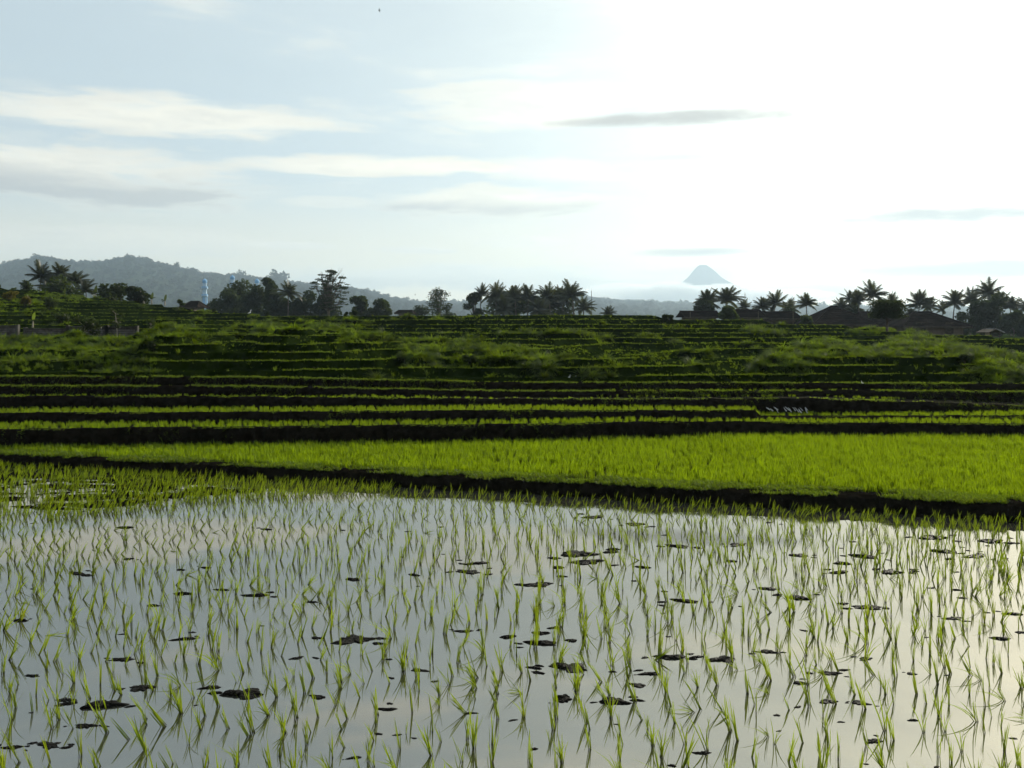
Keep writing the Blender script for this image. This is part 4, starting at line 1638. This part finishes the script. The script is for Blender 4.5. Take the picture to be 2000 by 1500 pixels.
def mast(px, topy, d, label):
    t = empty('radio_mast', (float(fx(px, d)), d, 1.05))
    H = EYE + (HOR - topy) * d / FPX - 1.05
    mb = MB()
    w = .012 * H
    for k in range(3):
        a = k * 2.094
        mb.tube([(math.cos(a) * w * 1.6, math.sin(a) * w * 1.6, 0), (math.cos(a) * w * .4, math.sin(a) * w * .4, H)], [.1, .06], 4)
    nb = 16
    for j in range(nb):
        z = H * j / nb
        q = 1.6 - 1.2 * j / nb
        pts = [(math.cos(k * 2.094) * w * q, math.sin(k * 2.094) * w * q, z) for k in range(3)]
        for k in range(3):
            mb.tube([pts[k], (pts[(k + 1) % 3][0], pts[(k + 1) % 3][1], z + H / nb * .9)], [.04, .04], 3)
    link('lattice', mb.mesh('lattice', [M_wood]), t)
    mb = MB()
    mb.tube([(0, 0, H * .98), (0, 0, H * 1.06)], [.05, .03], 4)
    link('aerial', mb.mesh('aerial', [M_wood]), t)
    tag(t, label, 'radio mast', 'radio masts')


mast(1155, 568, 420, 'thin radio mast standing behind the end of the palm grove')
mast(1455, 573, 420, 'thin radio mast behind the long roofs')

# thin poles before the long roofs
for i, (px, yt, yb, lb) in enumerate([(1348, 606, 618, 'short thin pole beside the small gabled roof'), (1481, 608, 620, 'pale thin pole before the long roof'),
                                      (1549, 608, 622, 'thin pole near the end of the long roof')]):
    d = 88.0
    z0 = ground_z(px, d)
    t = empty('pole', (float(fx(px, d)), d, z0))
    H = EYE + (HOR - yt) * d / FPX - z0
    mb = MB()
    mb.tube([(0, 0, -.1), (0, 0, H)], [.035, .028], 6)
    link('shaft', mb.mesh('shaft', [M_bark], True), t)
    mb = MB()
    mb.box((0, 0, H - .1), (.5, .05, .05))
    link('crossbar', mb.mesh('crossbar', [M_wood]), t)
    tag(t, lb, 'pole', 'thin poles by the roofs')


# ------------------------------------------------------------------ birds
def egret(px, py, d, hpx, label, face=1):
    z0 = EYE - (py - HOR) * d / FPX
    H = hpx * d / FPX
    vs_ = [(0, 0, .38), (-.22, 0, .46), (.12, 0, .58), (.15, 0, .72), (.08, 0, .84), (.14, 0, .95), (.30, 0, .92)]
    rad_ = [.02, .06, .12, .05, .035, .045, .008]
    mb = MB()
    body = [(-.38, 0, .40), (-.2, 0, .47), (0, 0, .53), (.12, 0, .60), (.15, 0, .72), (.08, 0, .84), (.12, 0, .94), (.18, 0, .96), (.36, 0, .92)]
    rr = [.012, .07, .115, .09, .045, .033, .045, .04, .006]
    mb.tube([(x * face * H, y * H, z * H) for x, y, z in body], [q * H for q in rr], 8)
    o = link('egret', mb.mesh('egret', [M_foam], True), None, (float(fx(px, d)), d, z0))
    lg = MB()
    for s in (-1, 1):
        lg.tube([(.02 * face * H, s * .03 * H, .44 * H), (-.01 * face * H, s * .03 * H, .22 * H), (.02 * face * H, s * .03 * H, -.02 * H)], [.012 * H, .01 * H, .01 * H], 5)
    link('legs', lg.mesh('legs', [M_glassd]), o)
    tag(o, label, 'bird')


egret(488, 617, 67.0, 12, 'white egret standing on the ridge before the woods')
egret(1684, 752, 24.0, 8, 'tiny white bird on the rim below the grassy nose', -1)
egret(1112, 742, 24.5, 10, 'slender white bird on the terrace under the grassy nose')
egret(1126, 742, 24.6, 9, 'stooping white bird next to a slender one on the terrace', -1)


def swift(px, py, d, span, label, rot):
    z = EYE + (HOR - py) * d / FPX
    mb = MB()
    s = span / 2
    mb.tube([(-.45 * s, 0, 0), (-.2 * s, 0, .02 * s), (.2 * s, 0, 0), (.42 * s, 0, 0), (.5 * s, 0, -.02 * s)], [.02 * s, .1 * s, .12 * s, .08 * s, .01 * s], 6)
    mb.add([(-.45 * s, -.02 * s, 0), (-.75 * s, -.16 * s, 0), (-.6 * s, 0, 0), (-.75 * s, .16 * s, 0), (-.45 * s, .02 * s, .02 * s)], [(0, 1, 2), (2, 3, 4), (0, 2, 4)])
    for q in (-1, 1):
        mb.add([(.25 * s, q * .06 * s, .03 * s), (.12 * s, q * .5 * s, .16 * s), (-.28 * s, q * 1.0 * s, .08 * s), (-.1 * s, q * .5 * s, .12 * s), (-.12 * s, q * .06 * s, .02 * s),
                (.08 * s, q * .3 * s, .06 * s)], [(0, 1, 3, 4), (1, 2, 3), (0, 5, 4)])
    o = link('flying_bird', mb.mesh('flying_bird', [M_glassd]), None, (float(fx(px, d)), d, z), rot)
    tag(o, label, 'bird', 'birds in the air')


swift(741, 20, 34, .19, 'dark swift with spread wings high in the pale sky', (rad(70), rad(10), rad(190)))
swift(609, 469, 120, .22, 'tiny dark bird in the sky above the spreading tree', (rad(40), 0, rad(200)))
swift(811, 576, 150, .42, 'small bird flying low beside the thin crowned tree', (rad(50), 0, rad(20)))


# water spilling over the bank in the middle of the lower terraces
def trickles():
    mb = MB()
    r = random.Random(4)
    for (a, b, n_) in ((1496, 1520, 6), (1532, 1566, 8), (1573, 1578, 2)):
        for k in range(n_):
            px = r.uniform(a, b)
            rd = float(np.interp(px, PX, RIMS[2][0]))
            zt_ = float(np.interp(px, PX, RIMS[2][1]))
            d = rd - .17
            x = float(fx(px, d))
            hgt = r.uniform(.05, .12)
            z1 = zt_ - r.uniform(.17, .22)
            w = r.uniform(.004, .012)
            mb.tube([(x - r.uniform(0, .05), d + .05, z1), (x - .01, d, z1 - hgt * .5), (x + r.uniform(0, .04), d - .05, z1 - hgt)], [w * .4, w, w * 1.4], 5)
    tag(link('water_trickle', mb.mesh('water_trickle', [M_tin], True)), 'thin white water trickles spilling down the dark terrace bank', 'waterfall')


trickles()


# ------------------------------------------------------------------ far hills, volcano, haze
def far_hills():
    pxs = np.arange(-600, 2601, 5.0)
    ridge = np.interp(pxs, [-600, -200, 0, 75, 130, 175, 255, 300, 340, 400, 450, 520, 560, 600, 640, 690, 740, 800, 880, 1000, 1160, 1200, 1280, 1350, 1500, 1620, 2000, 2600],
                      [560, 545, 524, 504, 513, 517, 507, 517, 524, 538, 541, 545, 552, 560, 563, 564, 577, 591, 592, 588, 584, 588, 593, 596, 600, 601, 604, 606])
    dR = np.interp(pxs, [-600, 700, 900, 1150, 2600], [3300, 3100, 3500, 4000, 4800])
    T = np.linspace(0, 1, 60)
    dn = np.full_like(pxs, 1100.)
    D = dn[None, :] + (dR - dn)[None, :] * T[:, None]
    zr = EYE + (HOR - ridge) * dR / FPX - 10.0
    P = np.broadcast_to(pxs[None, :], D.shape)
    X = fx(P, D)
    prof = sstep(0, 1, T)[:, None] ** 1.2
    Z = 1.0 + (zr[None, :] - 1.0) * prof + fbm(X / 160, D / 160, 201, 4) * 16 * prof * (1 - prof) * 2.5
    D3 = np.vstack([D, D[-1:] + 260, D[-1:] + 700])
    Z3 = np.vstack([Z, Z[-1:] * .8 - 2, Z[-1:] * 0 - 3])
    P3 = np.vstack([P, P[:1], P[:1]])
    X3 = fx(P3, D3)
    tag(link('hills', grid_mesh('hills', X3, D3, Z3, [M_hill], True)), kind='structure')
    # forest covering them
    kinds = []
    for s in range(6):
        r = np.random.default_rng(900 + s)
        blobs = [(r.normal(0, .35), r.normal(0, .35), r.uniform(.1, .9), r.uniform(.4, .65), r.uniform(.4, .65), r.uniform(.3, .5)) for _ in range(6)]
        kinds.append(leaf_cloud('forest', blobs, .22, 260, 910 + s, M_forest))
    n = 17000
    ri, ci = RNG.integers(4, 60, n), RNG.integers(0, len(pxs), n)
    top = RNG.random(n) < .42
    ri = np.where(top, 59 - RNG.integers(0, 3, n), ri)
    pts = np.c_[X[ri, ci] + RNG.normal(0, 3, n), D[ri, ci] + RNG.normal(0, 4, n), Z[ri, ci] + .5]
    keep = (P[ri, ci] > -80) & (P[ri, ci] < 2080)
    pts = pts[keep]
    s = RNG.lognormal(0, .32, len(pts)) * np.interp(pts[:, 1], [1100, 4000], [4.6, 8.6])
    s = np.where(top[keep] & (RNG.random(len(pts)) < .06), s * 1.6, s)
    scatter('forest', pts, np.c_[np.zeros(len(pts)), np.zeros(len(pts)), RNG.uniform(0, 6.28, len(pts))], np.c_[s, s, s * RNG.uniform(.8, 1.5, len(pts))],
            RNG.integers(0, 6, len(pts)), kinds)


far_hills()


def volcano():
    d = 9000.
    xc = float(fx(1372, d))
    k = d / FPX
    prof = [(0, 123), (7, 122), (14, 118), (24, 110), (36, 98), (52, 88), (70, 80), (90, 68), (150, 48), (240, 26), (360, 0)]
    nr = 96
    vs_, fs_ = [], []
    for i in range(nr):
        a = 2 * math.pi * i / nr
        for j, (rr, hh) in enumerate(prof):
            w = 1 + .10 * float(fbm(math.cos(a) * 3 + j * .15, math.sin(a) * 3, 33, 4))
            st = .82 if math.cos(a) < 0 else 1.0          # one flank falls off steeper
            if 0 < rr < 100:
                st *= 1.0 if math.cos(a) > 0 else .95
            vs_.append((rr * k * w * st * math.cos(a), rr * k * w * math.sin(a) * .8, hh * k + (9 * float(fbm(a * 6, j * .6, 35, 3)) if j else 0)))
    m_ = len(prof)
    for i in range(nr):
        i2 = (i + 1) % nr
        for j in range(m_ - 1):
            fs_.append((i * m_ + j, i * m_ + j + 1, i2 * m_ + j + 1, i2 * m_ + j))
    o = link('mountain', mesh_np('mountain', vs_, fs_, [M_rock], True), None, (xc, d, 0.9))
    tag(o, kind='structure')


volcano()



def cloud_bank():
    """low cloud lying round the foot of the volcano"""
    m, g_, o_ = new_mat('cloud')
    pv_ = g_.n('ShaderNodeVolumePrincipled')
    pv_.inputs['Color'].default_value = (1, 1, 1, 1)
    pv_.inputs['Density'].default_value = .0055
    pv_.inputs['Anisotropy'].default_value = .55
    g_.put(o_.inputs['Volume'], pv_.outputs[0])
    d = 8100.
    k = d / FPX
    for i, (px, py, rx, ry) in enumerate([(1215, 572, 90, 17), (1300, 574, 85, 19), (1375, 578, 75, 17), (1440, 573, 70, 13), (1530, 577, 110, 13), (1375, 566, 60, 11), (1430, 561, 50, 8), (1315, 560, 50, 11)]):
        bm = bmesh.new()
        bmesh.ops.create_icosphere(bm, subdivisions=5, radius=1.0)
        for v in bm.verts:
            n_ = v.co.normalized()
            f_ = 1 + .38 * float(fbm(n_.x * 3 + i * 7, n_.z * 2.2 + n_.y, 400 + i, 4)) + .12 * float(fbm(n_.x * 11 + i, n_.z * 6 + n_.y * 3, 420 + i, 3))
            v.co = Vector((n_.x * rx * k * f_, n_.y * rx * k * .5 * f_, n_.z * ry * k * f_))
        me = bpy.data.meshes.new('cloud')
        bm.to_mesh(me)
        bm.free()
        me.materials.append(m)
        o = link('cloud', me, None, (float(fx(px, d)), d + (i % 3) * 60, EYE + (HOR - py) * d / FPX))
        tag(o, 'low bank of white cloud round the foot of the volcano', kind='stuff')


cloud_bank()

HAZE = .00015
hm, g, out = new_mat('haze')
pv = g.n('ShaderNodeVolumePrincipled')
pv.inputs['Color'].default_value = (0.67, 0.84, 1.0, 1)
pv.inputs['Density'].default_value = HAZE
pv.inputs['Anisotropy'].default_value = 0.35
g.put(out.inputs['Volume'], pv.outputs[0])
mb = MB()
mb.box((0, 5000, 324), (20000, 10800, 652))
hz_o = link('haze', mb.mesh('haze', [hm]))
tag(hz_o, kind='stuff')
print('rice', n_rice, 'grass', n_grass, 'objects', len(SC.objects))
